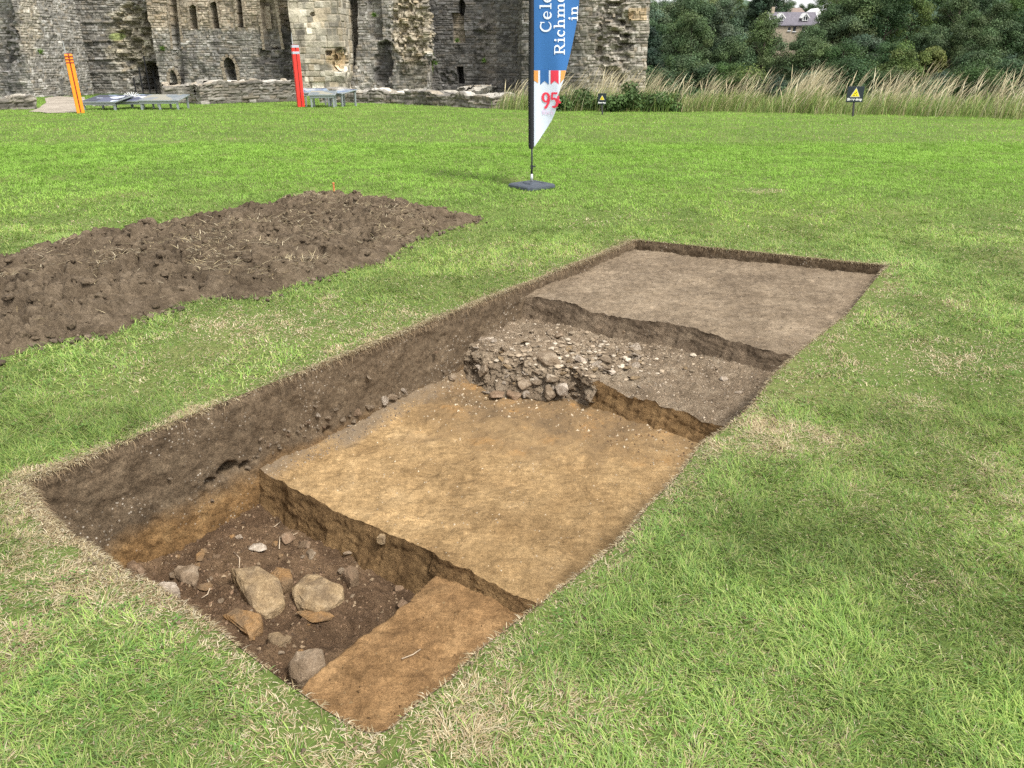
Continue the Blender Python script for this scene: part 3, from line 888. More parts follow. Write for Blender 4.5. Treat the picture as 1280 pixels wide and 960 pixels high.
def turf_sampler(n):
    pl = TR + TR[:1]; x, y, _L = along(pl, rng.random(n)); c_ = (A + B + Cc + D) / 4
    d_ = np.stack([x - c_[0], y - c_[1]], -1); d_ /= np.linalg.norm(d_, axis=1)[:, None]; q = np.abs(rng.normal(0, .16, n)) + .01
    x, y = x + d_[:, 0] * q, y + d_[:, 1] * q
    return x, y, gz(x, y) + .012
for nm, n, smp, cols, s0, s1 in (
    ('soil_crumbs', 700, shelf_sampler, [(.2, .12, .055), (.14, .085, .04), (.3, .21, .11)], .002, .010),
    ('soil_crumbs', 1500, turf_sampler, [(.16, .12, .08), (.22, .16, .10), (.12, .09, .06)], .002, .009),
    ('soil_crumbs', 2600, trench_sampler(cst(.0), e3b, .0, .72, z_pit), [(.14, .09, .055), (.2, .13, .08), (.26, .19, .12), (.09, .06, .038)], .003, .014),
    ('soil_crumbs', 1500, trench_sampler(e3t, e2b, .0, 1, z_clay), [(.34, .23, .11), (.25, .16, .08), (.46, .38, .27)], .002, .008),
    ('soil_crumbs', 900, trench_sampler(lambda v: e2b(v) - .06, e2b, .0, 1, z_clay), [(.2, .13, .07), (.46, .38, .27), (.15, .1, .06)], .003, .014),
    ('soil_crumbs', 3000, trench_sampler(e2t, e1b, .0, 1, z_rub), [(.25, .19, .13), (.2, .15, .10), (.4, .33, .25), (.15, .11, .075)], .003, .012),
    ('soil_crumbs', 1500, trench_sampler(e1t, cst(1), .0, 1, z_up), [(.2, .16, .12), (.26, .21, .16), (.14, .11, .085)], .002, .009),
    ('soil_crumbs', 700, trench_sampler(e3t, e2b, .0, .07, z_clay), [(.14, .11, .085), (.3, .24, .17), (.2, .15, .1)], .003, .011)):
    o = crumbs(nm, n, smp, cols, s0, s1, '')
    tag(o, 'loose soil crumbs and tiny stones on the trench floor', 'soil crumbs', 'soil crumbs in the trench', 'stuff')
RUBBLE_CHIPS = True
# pale roots in the pit
M['root'] = plain('pale_root', (.42, .33, .23), .8)
for i, pts in enumerate([[(349, 686), (350, 674), (357, 668), (372, 664)], [(259, 722), (262, 730), (258, 736), (250, 740)], [(316, 808), (330, 806), (342, 808)],
                         [(340, 818), (356, 820), (366, 823)], [(342, 653), (350, 643)], [(292, 690), (300, 700), (298, 712)], [(502, 824), (516, 818), (526, 811)]]):
    if i in (2, 3): continue
    bm = bmesh.new()
    z = Z_PIT if i < 6 else Z_SH
    q = []
    for px, py in pts:
        p = at_z(px, py, z + .012); p[2] = zat(p[0], p[1]) + .008; q.append(p)
    add_tube(bm, q, [.0028] * (len(q) - 1) + [.0015], 6)
    o = mesh_bm('root', bm, M['root'], smooth=True)
    tag(o, ['pale root curled beside the upright brown stone', 'thin root hooked below the smooth grey stone', 'pale straight root near the near rim of the pit',
            'thin root leading to the pinkish grey stone', 'short root at the far back of the pit', 'wavy root left of the mortar-crusted lump', 'pale twig lying on the clay shelf'][i], 'root', 'roots in the pit')

# ------------------------------------------------------------------ spoil heap
HP = [(-160, 360), (-60, 330), (0, 319), (45, 309), (85, 300), (180, 285), (240, 272), (290, 262), (350, 250), (420, 241), (490, 252), (540, 262), (606, 267), (572, 278), (525, 293), (480, 317), (440, 326),
      (410, 338), (370, 352), (330, 366), (280, 364), (230, 372), (160, 398), (100, 415), (40, 428), (0, 438), (-90, 470), (-170, 500)]
HEAP = [tuple(at_z(a, b_, 0.05)[:2]) for a, b_ in HP]
def build_heap():
    hx = [p[0] for p in HEAP]; hy = [p[1] for p in HEAP]
    st = .014
    xs = np.arange(min(hx) - .1, max(hx) + .1, st); ys = np.arange(min(hy) - .1, max(hy) + .1, st)
    X, Y = np.meshgrid(xs, ys)
    wx = X + .07 * fbm(X * 3, Y * 3, 101, 3); wy = Y + .07 * fbm(X * 3, Y * 3, 102, 3)
    ins = in_poly(wx, wy, HEAP)
    d = poly_dist(wx, wy, HEAP) * np.where(ins, 1, -1)
    basez = .030 * sstep(-.01, .16, d) + .025 * fbm(X * 1.8, Y * 1.8, 103, 3) * sstep(0, .3, d)
    def worley(x, y, seed):
        ix, iy = np.floor(x), np.floor(y)
        f1 = np.full(x.shape, 9.); f2 = np.full(x.shape, 9.); cid = np.zeros(x.shape); ox = np.zeros(x.shape); oy = np.zeros(x.shape)
        for a_ in (-1, 0, 1):
            for b2 in (-1, 0, 1):
                cx, cy = ix + a_, iy + b2
                qx = cx + .15 + .7 * _h(cx, cy, seed); qy = cy + .15 + .7 * _h(cx, cy, seed + 1)
                dd = np.hypot(x - qx, y - qy)
                n_ = dd < f1
                f2 = np.where(n_, f1, np.minimum(f2, dd)); 
                cid = np.where(n_, _h(cx, cy, seed + 2), cid); ox = np.where(n_, (x - qx) * (_h(cx, cy, seed + 3) - .5), ox); oy = np.where(n_, (y - qy) * (_h(cx, cy, seed + 4) - .5), oy)
                f1 = np.where(n_, dd, f1)
        return f1, f2 - f1, cid, ox + oy
    ca, sa = math.cos(.55), math.sin(.55)
    wx2 = X + .035 * fbm(X * 9, Y * 9, 107, 3); wy2 = Y + .035 * fbm(X * 9, Y * 9, 108, 3)
    rx, ry = wx2 * ca + wy2 * sa, -wx2 * sa + wy2 * ca
    top = np.zeros_like(X)
    for (sx_, sy_, amp_, tl_, sd_, lo) in ((.27, .16, .075, .17, 111, .05), (.11, .08, .038, .10, 121, .2)):
        f1, ed, cid, tl = worley(rx / sx_, ry / sy_, sd_)
        body = sstep(.0, .30, ed) ** .7
        top = top + amp_ * body * (lo + (1 - lo) * (.35 + .9 * cid)) + tl_ * tl * body * .8
    top = np.maximum(top, 0) * (.45 + .55 * sstep(.02, .28, d))
    Zh = basez + top * sstep(-.01, .035, d) + sstep(-.01, .03, d) * (.008 * fbm(X * 20, Y * 20, 104, 4, .7) + .005 * fbm(X * 45, Y * 45, 105, 2))
    keep = (d > -.03)
    idx = -np.ones(X.shape, int)
    Z = gz(X, Y) + np.where(d > -.005, Zh, -.03)
    fc = grid_faces(len(ys), len(xs))
    kf = keep.ravel()[fc].all(1)
    fc = fc[kf]
    used = np.unique(fc); mp = np.zeros(X.size, int); mp[used] = np.arange(len(used))
    V = np.column_stack([X.ravel(), Y.ravel(), Z.ravel()])[used]
    o = mesh_np('soil_heap', V, mp[fc], M['spoil'], None, True)
    tag(o, 'long low heap of dark turned clods with dead grass on the lawn', 'soil heap')
    return o, X, Y, Z, d
heap, HX, HY, HZZ, HD = build_heap()

def lumps(name, x, y, z, smin, smax, cols, mat, parent=None, pw=2.5, flat=.7):
    bm = bmesh.new(); bmesh.ops.create_icosphere(bm, subdivisions=2, radius=1.0)
    bm.verts.ensure_lookup_table(); V0 = np.array([v_.co[:] for v_ in bm.verts]); F0 = np.array([[v_.index for v_ in f_.verts] for f_ in bm.faces]); bm.free()
    n = len(x); m_ = len(V0); out = np.empty((n, m_, 3), np.float32)
    vars_ = [1 + .38 * fbm(V0[:, 0] * 1.5 + 7 * q, V0[:, 1] * 1.5 + V0[:, 2] * 1.3 - 5 * q, 800 + q, 4, .65) for q in range(16)]
    for i in range(n):
        s_ = smin + (smax - smin) * rng.random() ** pw; a = rng.random() * 6.28; e_ = rng.uniform(.6, 1, 3)
        q = V0 * vars_[i % 16][:, None] * e_ * s_; q[:, 2] *= flat
        out[i] = np.stack([q[:, 0] * math.cos(a) - q[:, 1] * math.sin(a) + x[i], q[:, 0] * math.sin(a) + q[:, 1] * math.cos(a) + y[i], q[:, 2] + z[i] + s_ * .18], -1)
    Fc = (F0[None] + m_ * np.arange(n)[:, None, None]).reshape(-1, 3)
    c_ = np.array(cols)[rng.integers(0, len(cols), n)] * (.75 + .5 * rng.random((n, 1)))
    return mesh_np(name, out.reshape(-1, 3), Fc, mat, parent, False, np.repeat(c_, m_, 0))
ys_, xs_ = np.where(HD > -.01); k_ = rng.integers(0, len(ys_), 1500)
o = lumps('clods', HX[ys_[k_], xs_[k_]], HY[ys_[k_], xs_[k_]], HZZ[ys_[k_], xs_[k_]],   .008, .046, [(.098, .076, .054), (.125, .098, .070), (.075, .058, .041)], M['spoil'], heap, 2.2)
o['kind'] = 'stuff'
def spill(n):
    pl = HEAP + HEAP[:1]
    x_, y_, _L = along(pl, rng.random(n)); x2, y2, _L = along(pl, rng.random(1))
    x_ = x_ + rng.normal(0, .05, n); y_ = y_ + rng.normal(0, .05, n)
    return x_, y_, gz(x_, y_) + .012
x_, y_, z_ = spill(1100)
o = lumps('soil_crumbs', x_, y_, z_, .004, .030, [(.1, .077, .054), (.13, .1, .07), (.08, .06, .042)], M['crumb'], None, 3)
tag(o, 'loose soil crumbs spilled around the edge of the soil heap', 'soil crumbs', None, 'stuff')
px_, py_ = rng.normal(715, 60, 950), rng.normal(440, 15, 950)
cx_, cy_, cz_ = [], [], []
for a_, b_ in zip(px_, py_):
    zz = Z_RUB
    for it in range(5): q = at_z(a_, b_, zz); zz = .5 * zz + .5 * zat(q[0], q[1])
    u, v = uv_of(q[0], q[1])
    if .02 < v < .97 and float(e2b(v)) < u < float(e1b(v)) - .004: cx_.append(q[0]); cy_.append(q[1]); cz_.append(zat(q[0], q[1]) - .001)
o = lumps('stone_chips', np.array(cx_), np.array(cy_), np.array(cz_), .005, .028, [(.25, .195, .135), (.30, .24, .17), (.20, .155, .105), (.40, .34, .26), (.23, .18, .125)], M['crumb'], None, 2.6, .42)
tag(o, 'pale chips of stone and mortar packed in the rubble layer', 'stone chips', kind='stuff')
# ------------------------------------------------------------------ grass
def blades(p, az, tilt, L, W, col, bend, name, mat, seg=2, twist=0.6):
    """p (n,3) roots; az direction of lean; tilt from vertical at root; bend extra tilt at tip"""
    n = len(p)
    dirh = np.stack([np.cos(az), np.sin(az)], -1)
    fa = az + np.pi / 2 + (rng.random(n) - .5) * 2 * twist
    side = np.stack([np.cos(fa), np.sin(fa), np.zeros(n)], -1) * (W / 2)[:, None]
    pts = [p]
    cur = p
    for s in range(seg):
        tl = tilt + bend * s / max(1, seg - 1) if seg > 1 else tilt
        step = np.concatenate([dirh * np.sin(tl)[:, None], np.cos(tl)[:, None]], -1) * (L / seg)[:, None]
        cur = cur + step; pts.append(cur)
    nv = 2 * seg + 1
    V = np.empty((n, nv, 3), np.float32)
    for s in range(seg):
        k = 1 - .35 * s / seg
        V[:, 2 * s] = pts[s] - side * k; V[:, 2 * s + 1] = pts[s] + side * k
    V[:, -1] = pts[-1]
    f = []
    for s in range(seg - 1):
        a = 2 * s; f += [[a, a + 1, a + 3], [a, a + 3, a + 2]]
    f.append([2 * seg - 2, 2 * seg - 1, 2 * seg])
    Fc = (np.array(f)[None] + nv * np.arange(n)[:, None, None]).reshape(-1, 3)
    return V.reshape(-1, 3), Fc, np.repeat(col, nv, 0)

def merge(parts):
    vs, fs, cs, o = [], [], [], 0
    for v, f, c in parts:
        vs.append(v); fs.append(f + o); cs.append(c); o += len(v)
    return np.concatenate(vs), np.concatenate(fs), np.concatenate(cs)

GREEN = np.array([[.22, .345, .085], [.155, .28, .062], [.275, .385, .10], [.345, .405, .15], [.18, .275, .095]])
STRAW = np.array([[.54, .45, .28], [.46, .385, .225], [.61, .53, .37], [.37, .285, .16]])
PATH = [tuple(ground(a, b_)[:2]) for a, b_ in ((36, 140), (60, 142), (104, 140.5), (108, 132), (106, 122), (72, 120.5), (56, 123), (58, 129), (48, 136))]
LOWFOOT = 30.0
def lawn_ok(x, y):
    return y < lawn_edge(x)
le_px = [(560, 135), (620, 137), (700, 138), (800, 140), (950, 141), (1070, 144), (1180, 146), (1290, 150), (1400, 154)]
le = np.array([ground(a, b_)[:2] for a, b_ in le_px])
def lawn_edge(x):
    return np.where(x < le[0, 0], 47.0, np.interp(x, le[:, 0], le[:, 1])) + .25 * fbm(np.asarray(x) * 1.2, np.asarray(x) * 0 + 3, 111, 3)

def dryness(x, y):
    dt = poly_dist(x, y, TR)
    nz = fbm(x * 1.1, y * 1.1, 121, 4)
    nz2 = fbm(x * 4, y * 4, 122, 3)
    d = .45 + .34 * nz + .20 * nz2
    d = d + .55 * np.exp(-(dt / .09) ** 1.3) + .12 * np.exp(-dt / .5)
    dad = line_dist(x, y, RDA)
    frac = np.clip(((x - D[0]) * (A[0] - D[0]) + (y - D[1]) * (A[1] - D[1])) / ((A[0] - D[0]) ** 2 + (A[1] - D[1]) ** 2), 0, 1)
    d = d + .8 * np.exp(-(dad / .10) ** 2) * sstep(.15, .5, frac)
    d = d + .10 * sstep(3.4, 1.5, y) * sstep(1.5, -.5, x)
    far = sstep(5.5, 10, y)
    d = d * (1 - .80 * far) - .04 * far
    for (a, b_, r_) in ((345, 405, .22), (740, 272, .25), (1170, 450, .2), (520, 920, .25), (300, 400, .15), (960, 545, .15)):
        q = at_z(a, b_); d = d + .6 * np.exp(-(((x - q[0]) / r_ / 1.5) ** 2 + ((y - q[1]) / r_) ** 2))
    for (a, b_, r_) in ((953, 237, .20), (262, 212, .10), (335, 209, .06), (600, 205, .08), (745, 190, .08)):
        q = at_z(a, b_); d = d + (1.6 if a == 953 else .5) * np.exp(-(((x - q[0]) / r_ / 1.5) ** 2 + ((y - q[1]) / r_ / 1.2) ** 2) ** 2)
    return np.clip(d, 0.02, .97)

def grass_zone(n, ylo, yhi, Lr, Wr, seg, dens_pow=1.0):
    # sample in the fan seen by the camera, a margin wider
    k = rng.random(n)
    y = np.sqrt(ylo ** 2 + k * (yhi ** 2 - ylo ** 2)) if dens_pow == 1 else ylo * (yhi / ylo) ** k
    half = .79 * y + 1.55
    x = (rng.random(n) * 2 - 1) * half
    ok = y < lawn_edge(x)
    ins = in_poly(x, y, TR)
    ok &= ~ins
    if ylo < 10: ok &= ~(in_poly(x, y, HEAP) & (poly_dist(x, y, HEAP) > .03))
    if yhi > 20: ok &= ~in_poly(x, y, PATH)
    x, y = x[ok], y[ok]; n = len(x)
    # clumping
    cl = fbm(x * 7, y * 7, 131, 3)
    keep = rng.random(n) < np.clip(.86 + .28 * cl, .55, 1) * sstep(yhi, yhi - .14 * (yhi - ylo), y) * (sstep(ylo, ylo * 1.2, y) if ylo > 2 else 1)
    x, y, cl = x[keep], y[keep], cl[keep]; n = len(x)
    dr = dryness(x, y)
    isd = rng.random(n) < dr
    gi = rng.integers(0, len(GREEN), n); si = rng.integers(0, len(STRAW), n)
    tone = vnoise(x * 2.2, y * 2.2, 141)[:, None]; t2 = vnoise(x * .35, y * .35, 142)[:, None]
    g = GREEN[gi] * (.48 + .68 * tone + .24 * rng.random((n, 1))) 
    warm = np.array([1.15, 1.06, .85]); g = g * (1 - t2) + g * warm * t2
    farb = sstep(6, 11, y)[:, None]
    far_g = np.array([.225, .385, .062]) * (.86 + .28 * tone) * (.9 + .2 * t2) * (.88 + .24 * rng.random((n, 1)))
    g = g * (1 - farb) + far_g * farb
    col = np.where(isd[:, None], STRAW[si] * (.75 + .5 * rng.random((n, 1))), g)
    flow = 6.28 * vnoise(x * 1.9, y * 1.9, 151) + 3.5 * fbm(x * 8, y * 8, 152, 2)
    az = flow + rng.normal(0, 1.15, n)
    L = (Lr[0] + (Lr[1] - Lr[0]) * rng.random(n) ** 1.3) * np.where(isd, .75, 1) * (1 + .22 * cl)
    dt = poly_dist(x, y, TR)
    nr_ = np.minimum(line_dist(x, y, RCD), line_dist(x, y, RDA))
    L = L * np.where(nr_ < .04, .6, 1) * np.where(dt < .10, .85, 1) * (.85 + .3 * tone[:, 0])
    W = Wr[0] + (Wr[1] - Wr[0]) * rng.random(n)
    tilt = np.where(isd, .9, .45) + .75 * rng.random(n) - .25 * np.clip(cl, 0, 1)
    bend = .3 + .7 * rng.random(n)
    p = np.column_stack([x, y, gz(x, y) - .004])
    return blades(p, az, np.clip(tilt, 0, 1.5), L, W, col, bend, '', None, seg)

def rim_fringe():
    """dead grass and roots hanging over the cut edge"""
    parts = []
    for (pl, n, spread) in ((RAB, 15000, .05), (RBC, 2600, .03), (RCD, 5200, .028), (RDA, 22000, .075)):
        s = rng.random(n)
        if pl is RDA: s = s[rng.random(n) < .25 + .75 * sstep(.35, .62, s)]
        s = s[rng.random(len(s)) < np.clip(.65 + .7 * fbm(s * 11, s * 0 + 2.2, 162, 3), .12, 1)]; n = len(s)
        X_, Y_, L_ = along(pl, s); X2, Y2, _ = along(pl, np.clip(s + .01, 0, 1)); X1, Y1, _ = along(pl, np.clip(s - .01, 0, 1))
        tl = np.hypot(X2 - X1, Y2 - Y1) + 1e-9; iw = np.stack([(Y2 - Y1) / tl, -(X2 - X1) / tl])
        thick = np.clip(.5 + .6 * fbm(s * 9, s * 0 + 4.7, 161, 3), .12, 1.3)
        off = -np.abs(rng.normal(0, spread, n)) * thick + .004
        x = X_ + iw[0] * off; y = Y_ + iw[1] * off
        base = np.arctan2(iw[1], iw[0])
        az = base + rng.normal(0, 1.15, n)
        near = pl is RDA or pl is RCD
        L = .015 + (.028 if near else .045) * rng.random(n) ** 1.8
        tilt = (1.25 if near else 1.0) + .5 * rng.random(n); bend = .2 + .7 * rng.random(n)
        col = STRAW[rng.integers(0, 4, n)] * (.6 + .55 * rng.random((n, 1)))
        brown = rng.random(n) < (.10 if n > 20000 else .22)
        col[brown] = np.array([.17, .115, .065]) * (.7 + .7 * rng.random((brown.sum(), 1)))
        z = .012 * rng.random(n) - .008
        parts.append(blades(np.column_stack([x, y, z]), az, tilt, L, .0018 + .002 * rng.random(n), col, bend, '', None, 2))
        # short roots hanging down the cut
        m_ = n // 7
        off = .012 + .01 * rng.random(m_)
        x = X_[:m_] + iw[0][:m_] * off; y = Y_[:m_] + iw[1][:m_] * off; base = base[:m_]
        L = .01 + .05 * rng.random(m_) ** 3
        col = np.array([.26, .19, .115]) * (.5 + .9 * rng.random((m_, 1)))
        parts.append(blades(np.column_stack([x, y, -.005 - .015 * rng.random(m_)]), base + rng.normal(0, .8, m_), 2.0 + .8 * rng.random(m_), L, .0015 + .0015 * rng.random(m_), col, .3 * rng.random(m_), '', None, 2))
    return merge(parts)

v, f, c = merge([grass_zone(1300000, .9, 3.6, (.020, .064), (.0015, .0033), 3),
                 grass_zone(700000, 3.2, 7.6, (.022, .062), (.0034, .0058), 2),
                 grass_zone(520000, 6.4, 16.5, (.03, .065), (.006, .010), 2),
                 grass_zone(480000, 11.5, 48, (.035, .075), (.012, .022), 1)])
o = mesh_np('grass', v, f, M['blade'], cols=c)
tag(o, 'mown green grass of the lawn with dry straw patches', 'grass', kind='stuff')
def clover():
    n = 9000
    y = 1.0 + 4.5 * rng.random(n); x = (rng.random(n) * 2 - 1) * (.78 * y + 1)
    pt = fbm(x * 1.7, y * 1.7, 191, 3)
    ok = ~in_poly(x, y, TR) & ~in_poly(x, y, HEAP) & (rng.random(n) < np.clip((pt - .05) * 1.5, .04, 1)) & (poly_dist(x, y, TR) > .05); x, y = x[ok], y[ok]; n = len(x)
    a0 = rng.random(n) * 6.28; V, Fc, C = [], [], []
    z = gz(x, y) + .014 + .016 * rng.random(n); s_ = .005 + .006 * rng.random(n)
    k = 0
    for l in range(3):
        a = a0 + l * 2.09
        for q, (rr_, da) in enumerate(((0, 0), (1.1, -.42), (1.75, 0), (1.1, .42))):
            V.append(np.stack([x + s_ * rr_ * np.cos(a + da), y + s_ * rr_ * np.sin(a + da), z + s_ * .25 * (q == 2) + .2 * s_ * np.sin(a0 * 3 + l)], -1))
        i0 = np.arange(n)[:, None] + n * (4 * l); Fc.append(np.concatenate([i0, i0 + n, i0 + 2 * n], 1)); Fc.append(np.concatenate([i0, i0 + 2 * n, i0 + 3 * n], 1))
    col = np.array([.125, .225, .052]) * (.75 + .5 * rng.random((n, 1)))
    return np.concatenate(V), np.concatenate(Fc), np.tile(col, (12, 1))
v, f, c = clover()
tag(mesh_np('clover', v, f, M['blade'], cols=c), 'small clover leaves growing through the lawn grass', 'clover', kind='stuff')
v, f, c = rim_fringe()
o = mesh_np('dead_grass', v, f, M['blade'], cols=c)
tag(o, 'bleached dead grass fringe along the trench rim', 'dead grass', kind='stuff')
# dead grass on the heap
def heap_straw():
    ys, xs = np.where(HD > .06)
    parts = []
    nn = 5200
    for it in range(3):
        k = rng.integers(0, len(ys), nn)
        x, y, z = HX[ys[k], xs[k]], HY[ys[k], xs[k]], HZZ[ys[k], xs[k]]
        pat = fbm(x * 2.6, y * 2.6, 171, 3)
        ok = rng.random(nn) < np.clip((pat - .12) * 1.6, .015, 1)
        x, y, z = x[ok], y[ok], z[ok]; n = len(x)
        col = STRAW[rng.integers(0, 4, n)] * (.6 + .6 * rng.random((n, 1)))
        parts.append(blades(np.column_stack([x, y, z + .004]), rng.random(n) * 6.28, 1.2 + .35 * rng.random(n), .05 + .08 * rng.random(n), .003 + .003 * rng.random(n), col, .2 * rng.random(n), '', None, 2))
    return merge(parts)
v, f, c = heap_straw()
o = mesh_np('dead_grass', v, f, M['blade'], heap, cols=c)
o['kind'] = 'stuff'

# ------------------------------------------------------------------ castle
def to_px(V):
    x, y, z = V[..., 0], V[..., 1], V[..., 2] - EYE
    dep = y * math.cos(TH) - z * math.sin(TH)
    up = y * math.sin(TH) + z * math.cos(TH)
    return CX + F_PX * x / dep, CY - F_PX * up / dep

def stones_pattern(s, z, seed, ch=(.14, .26), ln=(.2, .55), warp=.05):
    """course masonry: per point random numbers of its stone and how deep in a joint it is"""
    r2 = np.random.default_rng(seed)
    hs = np.cumsum(r2.uniform(ch[0], ch[1], 200)) - 3
    zz = z + warp * fbm(s * .6, z * .6, seed + 1, 3)
    c = np.clip(np.searchsorted(hs, zz) - 1, 0, 198)
    h0, h1 = hs[c], hs[c + 1]
    lens = r2.uniform(ln[0], ln[1], 200)[c]; off = r2.uniform(0, 5, 200)[c]
    q = (s + off) / lens + .35 * np.sin((s + off) / lens * 2.1 + c)
    i = np.floor(q)
    a = _h(i, c, seed + 2); b_ = _h(i, c, seed + 3)
    fx = np.minimum(q - i, 1 - (q - i)) * lens; fz = np.minimum(zz - h0, h1 - zz)
    joint = 1 - sstep(.0, .03, np.minimum(fx, fz))
    return a, b_, joint

PAL = np.array([[.24, .22, .182], [.205, .19, .16], [.28, .258, .218], [.175, .163, .14], [.232, .20, .154], [.335, .315, .277], [.14, .13, .113]])
def masonry(name, plan, z1, seed, parent, carve=None, tone=None, ch=(.10, .19), ln=(.14, .34), amp=.04, rough=.06, step=.055, cap=True, zbase=None, batter=0.0, ragged=None, cap_in=None):
    plan = np.array(plan, float)
    segs = np.linalg.norm(np.diff(plan, axis=0), axis=1)
    s_all = np.concatenate([[0], np.cumsum(segs)])
    ss = []
    for i, L in enumerate(segs):
        k = max(2, int(L / step)); ss += list(s_all[i] + L * np.arange(k) / k)
    ss.append(s_all[-1]); ss = np.array(ss)
    x = np.interp(ss, s_all, plan[:, 0]); y = np.interp(ss, s_all, plan[:, 1])
    dx, dy = np.gradient(x), np.gradient(y)
    l = np.hypot(dx, dy) + 1e-9
    nx, ny = dy / l, -dx / l                    # outward: to the right of the walking direction
    zb = (gz(x, y) - .25) if zbase is None else np.full(len(x), zbase)
    nz_ = max(3, int((z1 - zb.min()) / step))
    t_ = np.linspace(0, 1, nz_)[:, None]
    top = np.full(len(x), z1)
    if ragged: top = top + ragged * fbm(ss * 1.3, ss * 0 + seed, seed + 9, 4)
    Z = zb[None] + (top - zb)[None] * t_
    Sg = ss[None] + 0 * Z; X = x[None] + 0 * Z; Y = y[None] + 0 * Z
    a, b_, j = stones_pattern(Sg, Z, seed, ch, ln)
    d = amp * (a - .5) - amp * .8 * j + rough * fbm(Sg * .8, Z * .8, seed + 5, 4) + .4 * rough * fbm(Sg * 3, Z * 3, seed + 6, 3)
    d = d - batter * t_
    base = np.stack([X, Y, Z], -1)
    px, py = to_px(base)
    ctx = dict(px=px, py=py, S=Sg, Z=Z, a=a, b=b_, j=j)
    if carve is not None: d = d + carve(ctx)
    V = np.stack([X + nx[None] * d, Y + ny[None] * d, Z], -1)
    c = PAL[(b_ * 6.999).astype(int)] * (.8 + .4 * a)[..., None]
    c = c * np.array([1.06, 1.09, 1.14])
    big = fbm(Sg * .35, Z * .35, seed + 7, 4)[..., None]
    c = c * (1 + .28 * big)
    c = c * (1 - j[..., None]) + np.array([.18, .165, .14]) * j[..., None]
    if tone is not None: c = tone(c, ctx)
    V2, C2 = [V], [c]
    rows = nz_
    if cap:
        cen = V[-1].mean(0)
        if cap_in is None:
            q = V[-1].copy(); q[:, :2] = q[:, :2] * .15 + cen[:2] * .85; V2.append(q[None]); C2.append(c[-1:]); rows += 1
        else:
            for k in range(1, cap_in[0] + 1):
                f_ = k / cap_in[0]
                tgt = np.array(cap_in[1](V[-1, :, 0], V[-1, :, 1])).T
                q = V[-1].copy(); q[:, :2] = V[-1, :, :2] * (1 - f_) + tgt * f_
                a2, b2, j2 = stones_pattern(q[:, 0] * 1.0 + q[:, 1] * .3, q[:, 1] * 1.0, seed + 20, (.25, .5), (.3, .8))
                q[:, 2] = q[:, 2] + .12 * (a2 - .5) - .05 * j2 + .03 * np.sin(math.pi * f_ / 2)
                cc = PAL[(b2 * 6.999).astype(int)] * 1.25 * (.8 + .4 * a2)[:, None]
                V2.append(q[None]); C2.append(cc[None]); rows += 1
    V = np.concatenate(V2); c = np.concatenate(C2)
    return mesh_np(name, V.reshape(-1, 3), grid_faces(rows, len(ss)), M['stone'], parent, False, np.clip(c.reshape(-1, 3), 0.01, .75))

def poly_mask(ctx, pts, soft=0):
    return in_poly(ctx['px'], ctx['py'], pts).astype(float)
def blob(ctx, cx, cy, rx, ry, seed=1, sharp=.35):
    q = ((ctx['px'] - cx) / rx) ** 2 + ((ctx['py'] - cy) / ry) ** 2
    return 1 - sstep(1 - sharp, 1 + sharp, q + .5 * fbm(ctx['px'] / 9, ctx['py'] / 9, seed, 3))
def tint_or_shade(c, m, mul):    # tones the stone of an area; also puts recess shade into its colour
    m = m[..., None]; return c * (1 - m) + c * np.array(mul) * m

def gx(px, py, Y):
    return float(at_y(px, py, Y)[0])

castle = tag(empty('castle_ruin', (-8, 50, -1.2)), 'tall roofless ruined castle hall of weathered grey brown masonry', 'castle')
castle_m = Matrix.Translation((-8, 50, -1.2))
def cpart(o):
    o.parent = castle; o.matrix_parent_inverse = castle_m.inverted(); return o

# left tower end
def tone_tower(c, k):
    c = tint_or_shade(c, blob(k, 8, 60, 22, 70, 3), (.62, .62, .64))
    c = tint_or_shade(c, blob(k, 35, 30, 14, 45, 4), (1.25, 1.2, 1.1))
    return c
def carve_tower(k):
    m = sstep(14, 4, k['px'] + 5 * fbm(k['py'] / 8, k['py'] * 0, 2, 3))
    return -.7 * m * (1 - .5 * (k['py'] > 90)) - .25 * blob(k, 10, 50, 14, 40, 6) * k['a']
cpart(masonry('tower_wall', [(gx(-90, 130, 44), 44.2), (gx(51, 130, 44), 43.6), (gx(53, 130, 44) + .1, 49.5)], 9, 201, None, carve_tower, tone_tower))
# long back wall
def tone_back(c, k):
    c = tint_or_shade(c, np.ones_like(k['px']), (.78, .77, .74))
    c = tint_or_shade(c, blob(k, 165, 45, 32, 40, 8), (1.25, 1.2, 1.05))
    c = tint_or_shade(c, blob(k, 110, 60, 30, 70, 9), (.88, .88, .9))
    c = tint_or_shade(c, blob(k, 60, 90, 30, 30, 19), (.78, .72, .66))
    for (x, y) in ((72, 33), (92, 68), (145, 46), (60, 72)):
        c = tint_or_shade(c, blob(k, x, y, 9, 5, 10), (.9, 1.15, .6))
    return c
def carve_back(k):
    rag = blob(k, 172, 50, 30, 50, 12)
    d = rag * (.35 * fbm(k['S'] * 1.5, k['Z'] * 2.2, 13, 4) + .18 * (k['a'] - .5) - .25)
    d = d - 1.4 * poly_mask(k, [(178, 112), (178, 82), (186, 76), (197, 80), (200, 112)])
    d = d - .5 * blob(k, 188, 22, 7, 10, 14) - .3 * blob(k, 182, 40, 8, 6, 15)
    for yy in (28, 52, 75, 91):
        d = d + .07 * (np.abs(k['py'] - yy + (k['px'] - 100) * .03) < 1.3)
    return d
cpart(masonry('back_wall', [(gx(30, 120, 51.5), 51.6), (gx(206, 118, 51), 51.0)], 9, 211, None, carve_back, tone_back, ch=(.10, .18)))
